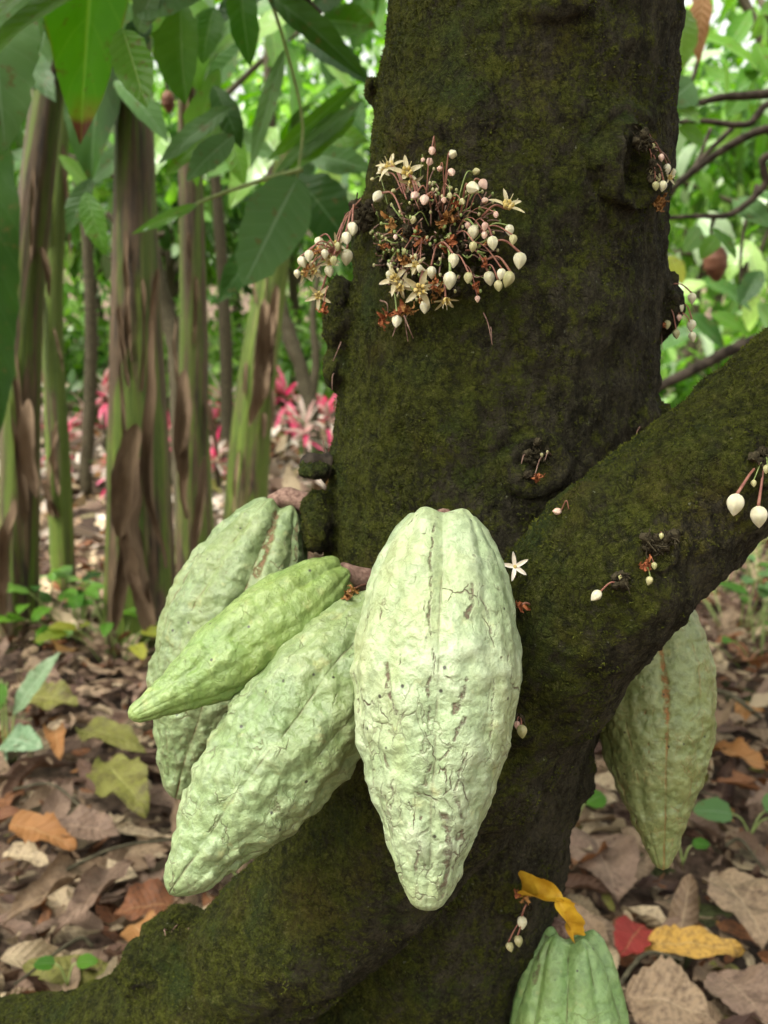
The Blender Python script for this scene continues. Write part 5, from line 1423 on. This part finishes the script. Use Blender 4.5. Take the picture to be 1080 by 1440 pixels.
# ------------------------------------------------------------------ pink cordylines
strap = [leaf_geo(1, .16, 8, 2, .35, b_, 0, 0, k, 'strap') for k, b_ in enumerate((.3, .8, 1.3))]
def cordyline(u, v_base, v_top, size, pink, lab):
    g = G(u, v_base); Y = g[1]; g[2] = float(ground_h([g[0]], [g[1]])[0])
    topp = PY(u + rng.normal() * 4, v_top, Y)
    root = thing('cordyline', g, lab, 'cordyline', 'pink-leaved cordylines in the distance')
    V_, Q_, T_, uv_ = tube([g, (g + topp) / 2 + np.array([.02, 0, 0]), topp], [.018, .014, .012], 8, 12); part('stem', V_, [Q_, T_], M['twig'], root)
    n_ = 30
    a = rng.uniform(0, 6.28, n_); el = rng.uniform(-.5, 1.35, n_)
    x = np.stack([np.cos(a) * np.cos(el), np.sin(a) * np.cos(el), np.sin(el)], -1)
    R = rot_from(x, np.tile([0, 0, 1.0], (n_, 1)) + .1 * rng.normal(size=(n_, 3)))
    mi_ = (rng.random(n_) > pink * .92).astype(int) + (rng.random(n_) > .8)
    pos = topp + np.stack([0 * a, 0 * a, -el * -.06 - .03], -1)
    scatter_mesh('foliage', strap, R, pos, np.full(n_, size * .6) * rng.uniform(.75, 1.1, n_), np.clip(mi_, 0, 2), [M['leaf_pink'], M['leaf_palepink'], M['leaf_grey']], root, int(u))
for (u, vb, vt, s, pk, lb) in [(143, 650, 555, .34, .8, 'bright pink cordyline between the second and third banana stems'), (315, 640, 570, .42, .8, 'bright pink cordyline between the narrow and the leaning banana stems'), (402, 650, 560, .40, .7, 'bright pink cordyline right of the leaning banana stem'),
        (455, 650, 590, .36, .75, 'pink cordyline partly hidden by the left edge of the trunk'), (238, 690, 620, .34, .7, 'dark pink cordyline between the thickest and narrow banana stems'), (92, 700, 625, .30, .7, 'small pink cordyline behind the second banana stem'),
        (120, 620, 590, .34, .3, 'pale cordyline at left in the distance'), (290, 640, 600, .3, .25, 'pale cordyline left of the leaning banana stem'), (425, 690, 610, .34, .25, 'pale greenish cordyline close to the trunk'), (60, 640, 560, .3, .3, 'pale cordyline between the two leftmost stems'),
        (300, 700, 650, .26, .4, 'low pale pink cordyline in the sunlit litter'), (160, 720, 670, .26, .5, 'low pink cordyline beside the thickest stem'), (955, 600, 560, .3, .4, 'pale pink cordyline seen in the gap right of the trunk')]:
    cordyline(u, vb, vt, s, pk, lb)

# ================================================================== DISTANT TREES

clo = [leaf_geo(1.0, .40, 4, 2, .25, b_, 0, 0, k, 'cacao') for k, b_ in enumerate((.2, .6, 1.0))]
def crown_mesh(parent, centers, radii, n, size, weights, seed, name='crown'):
    r_ = np.random.default_rng(seed)
    centers = np.asarray(centers); radii = np.asarray(radii)
    # leaves gather on sub-clumps, leaving gaps
    nc = max(6, n // 26)
    ci = r_.integers(0, len(centers), nc)
    dirs = r_.normal(size=(nc, 3)); dirs /= np.linalg.norm(dirs, axis=1)[:, None]
    cc_ = centers[ci] + dirs * radii[ci][:, None] * (r_.random((nc, 1)) ** .4) * np.array([1, 1, .8])
    k = r_.integers(0, nc, n)
    pos = cc_[k] + r_.normal(size=(n, 3)) * size * np.array([1, 1, .7])
    x = dirs[k] * .6 + r_.normal(size=(n, 3)) * .6 + np.array([0, 0, -.45])
    up = np.array([0, 0, 1.0]) + r_.normal(size=(n, 3)) * .5
    tone = fbm(cc_ / 1.1 + seed, 2)[k] + r_.normal(size=n) * .25
    mi_ = np.digitize(tone, weights)
    mi_ = np.where(r_.random(n) < .07, 4, mi_)
    return scatter_mesh(name, clo, rot_from(x, up), pos, size * r_.uniform(.7, 1.25, n), mi_, [M['leaf_dark'], M['leaf_mid'], M['leaf_bright'], M['leaf_lit'], M['leaf_pale']], parent, seed)

crown_mesh(tree, shade_crown_c[:5], [.75, .6, .6, .6, .6], 1900, .24, (-.1, .5, 1.2), 500)  # dense unseen leaves added to keep sky and sun off the trunk
crown_mesh(tree, shade_crown_c[5:], [.85], 260, .24, (-.1, .5, 1.2), 501)  # sparse unseen clump added in the sun's path to soften it on the pods
crown_mesh(n1, [np.array([-1.3, 2.2, 3.0]), np.array([-2.0, .9, 2.9]), np.array([-2.2, 1.9, 3.0])], [.8, .8, .8], 520, .24, (-.1, .5, 1.2), 502)  # unseen crown added to keep direct sun off the near litter

def bg_tree(u, v_base, h, lean, lab, n=1500, size=.2, cr=1.1, weights=(-.25, .2, .75), seed=0, trunk_r=.07, low=.35):
    g = G(u, v_base); g[2] = float(ground_h([g[0]], [g[1]])[0])
    return bg_tree_at(g, h, lean, lab, n, size, cr, weights, seed, trunk_r, low)
def bg_tree_at(g, h, lean, lab, n, size, cr, weights, seed, trunk_r, low):
    r_ = np.random.default_rng(seed + 100)
    root = thing('plantation_tree', g, lab, 'tree', 'leafy trees of the plantation behind')
    top_ = g + np.array([lean, 0, h * .75])
    fork = g + np.array([lean * .4, 0, h * low])
    limb_part(root, [g - np.array([0, 0, .1]), (g + fork) / 2 + np.array([.03, 0, 0]), fork, (fork + top_) / 2, top_], trunk_r, trunk_r * .35, 'twig', 12, 'trunk', seed)
    cs, rs = [top_], [cr]
    for k in range(5):
        a = k * 1.26 + r_.random(); e = fork + np.array([math.cos(a) * cr * 1.1, math.sin(a) * cr * .9, h * r_.uniform(.12, .5)])
        limb_part(root, [fork + (top_ - fork) * .15 * k, (fork + e) / 2 + np.array([0, 0, .15]), e], trunk_r * .5, trunk_r * .15, 'twig', 8, 'limb', seed + k)
        cs.append(e); rs.append(cr * .75)
    crown_mesh(root, cs, rs, n, size, weights, seed)
bg_tree(-60, 700, 3.4, .5, 'large-leaved tree behind the leftmost banana stems', n=260, size=.30, cr=.9, weights=(.1, .6, 1.2), seed=41, low=.6)
bg_tree(320, 655, 3.6, -.1, 'large-leaved dark tree right behind the leaning banana stem', n=200, size=.28, cr=1.0, weights=(0, .6, 1.2), seed=42, low=.6, trunk_r=.045)
bg_tree(1120, 690, 3.0, -.3, 'large-leaved tree just outside the right edge', n=200, size=.26, cr=.8, weights=(-.3, .3, 1.0), seed=43, low=.6)
T_ = [(-160, 640, 3.6, .1, 'leafy tree at the far left behind the banana stems'), (60, 600, 3.2, .2, 'bushy tree beyond the two leftmost stems'), (150, 570, 3.6, -.2, 'tree with drooping leaves beyond the thickest banana stem'),
      (240, 590, 3.0, .1, 'tree beyond the narrow banana stem'), (330, 550, 3.8, .1, 'bright backlit tree left of the leaning banana stem'), (420, 560, 3.4, -.1, 'tree just left of the trunk beyond the slender forked tree'),
      (960, 560, 3.4, .2, 'bright tree directly right of the trunk'), (1040, 570, 3.2, -.1, 'bright bushy tree at the right edge'), (1130, 590, 3.8, -.2, 'tall tree beyond the right edge'), (1000, 530, 4.6, 0, 'tallest bright tree in the gap right of the trunk'),
      (520, 540, 4.2, .1, 'tree hidden mostly behind the trunk, its crown showing at left'), (200, 530, 4.8, .1, 'taller tree behind the thickest stem, far off'), (20, 545, 4.6, .1, 'far tree at the left edge'), (860, 545, 4.2, .1, 'far tree showing between trunk and limb')]
for k, (u, vb, h, ln_, lb) in enumerate(T_):
    right = u > 800
    bg_tree(u, vb, h, ln_, lb, n=1300, size=.19, cr=1.05 if vb > 555 else 1.4, weights=(-.45, .05, .6) if right else (-.4, .05, .5), seed=k + 1)
# low shrubs that close the view at eye height
for k, (u, vb, lb) in enumerate([(40, 600, 'low shrub beyond the leftmost stems'), (130, 585, 'low shrub behind the pink cordyline at left'), (215, 600, 'low shrub right of the thickest stem'), (310, 575, 'low shrub behind the cordyline in the middle gap'),
        (385, 580, 'low shrub behind the leaning stem'), (450, 590, 'low shrub at the left side of the trunk'), (950, 640, 'low shrub right of the trunk above the limb'), (1010, 650, 'low shrub above the limb at right'), (1075, 640, 'low shrub at the right edge above the limb')]):
    g = G(u, vb); g[2] = 0
    root = thing('shrub', g, lb, 'shrub', 'low shrubs of the plantation')
    for q in range(4):
        limb_part(root, [g, g + np.array([rng.normal() * .1, rng.normal() * .1, .3]), g + np.array([rng.normal() * .4, rng.normal() * .3, .7])], .015, .006, 'twig', 6, 'stem', q)
    crown_mesh(root, [g + np.array([0, 0, .6]), g + np.array([.5, .1, .45]), g + np.array([-.5, .1, .45])], [.5, .4, .4], 420, .15, (-.6, -.1, .4) if u < 700 else (-.5, 0, .5), 60 + k, 'foliage')

# the plantation beyond: one mass of leaves
r_ = np.random.default_rng(77)
nf = 30000
u = r_.uniform(-500, 1580, nf); dd = r_.uniform(13.5, 21, nf)
x = (u - 540) / FPX * dd; z = r_.uniform(.0, 1, nf) ** 1.15 * 8.6
pos = np.stack([x, dd, z], -1)
keep = fbm(pos / 1.5 + 4, 3) + .22 - .05 * np.maximum(z - 3, 0) > +.06
pos = pos[keep]; m_n = len(pos)
tone = fbm(pos / 1.3 + 11, 2) + r_.normal(size=m_n) * .25 + np.where(pos[:, 0] > 1, .35, 0)  # right side shifted to brighter greens, sunlight put into the colour
xx = r_.normal(size=(m_n, 3)) * .7 + np.array([0, 0, -.5]); upv = np.array([0, -.3, 1.0]) + r_.normal(size=(m_n, 3)) * .5
tag(scatter_mesh('distant_foliage', clo, rot_from(xx, upv), pos, r_.uniform(.2, .42, m_n), np.digitize(tone, (-.45, .05, .5)), [M['leaf_dark'], M['leaf_mid'], M['leaf_bright'], M['leaf_lit']], None, 5),
    'mass of far-off green leaves closing the view', 'foliage', kind='stuff')
cam = bpy.data.cameras.new('camera'); co = bpy.data.objects.new('camera', cam); COL.objects.link(co)
co.location = CAM; co.rotation_euler = (math.radians(90) - PITCH, 0, 0)
cam.sensor_fit = 'VERTICAL'; cam.sensor_height = 36; cam.sensor_width = 27; cam.lens = 35.0
cam.clip_start = .02; cam.clip_end = 300
cam.dof.use_dof = True; cam.dof.focus_distance = .54; cam.dof.aperture_fstop = 11.5
scene.camera = co
SUN_EL, SUN_AZ = math.radians(62), math.radians(-125)      # azimuth of the sun seen from the scene, clockwise from +Y
w = bpy.data.worlds.new('World'); scene.world = w; w.use_nodes = True
nt = w.node_tree
sk = nt.nodes.new('ShaderNodeTexSky'); sk.sky_type = 'NISHITA'; sk.sun_disc = False
sk.sun_elevation = SUN_EL; sk.sun_rotation = SUN_AZ; sk.air_density = 1.6; sk.dust_density = 6.0; sk.ozone_density = 0.6
hs = nt.nodes.new('ShaderNodeHueSaturation'); hs.inputs['Saturation'].default_value = .25
nt.links.new(sk.outputs[0], hs.inputs['Color'])
mxw = nt.nodes.new('ShaderNodeMix'); mxw.data_type = 'RGBA'; mxw.blend_type = 'MULTIPLY'; mxw.inputs[0].default_value = 1; mxw.inputs[7].default_value = (1.02, 1.0, .93, 1)
nt.links.new(hs.outputs[0], mxw.inputs[6]); nt.links.new(mxw.outputs[2], nt.nodes['Background'].inputs[0]); nt.nodes['Background'].inputs[1].default_value = 0.15
sl = bpy.data.lights.new('sun', 'SUN'); so = bpy.data.objects.new('sun', sl); COL.objects.link(so)
sl.energy = 3.0; sl.angle = math.radians(12); sl.color = (1.0, .98, .93)
dv = Vector((math.sin(SUN_AZ) * math.cos(SUN_EL), math.cos(SUN_AZ) * math.cos(SUN_EL), math.sin(SUN_EL)))
so.rotation_euler = dv.to_track_quat('Z', 'Y').to_euler(); so.location = (0, 0, 6)
vs = scene.view_settings
vs.view_transform = 'Standard'; vs.look = 'None'; vs.gamma = 1.0; vs.exposure = 1.68
scene.cycles.use_denoising = True
scene.cycles.max_bounces = 8; scene.cycles.diffuse_bounces = 4; scene.cycles.glossy_bounces = 2; scene.cycles.transmission_bounces = 4
scene.cycles.caustics_reflective = False; scene.cycles.caustics_refractive = False
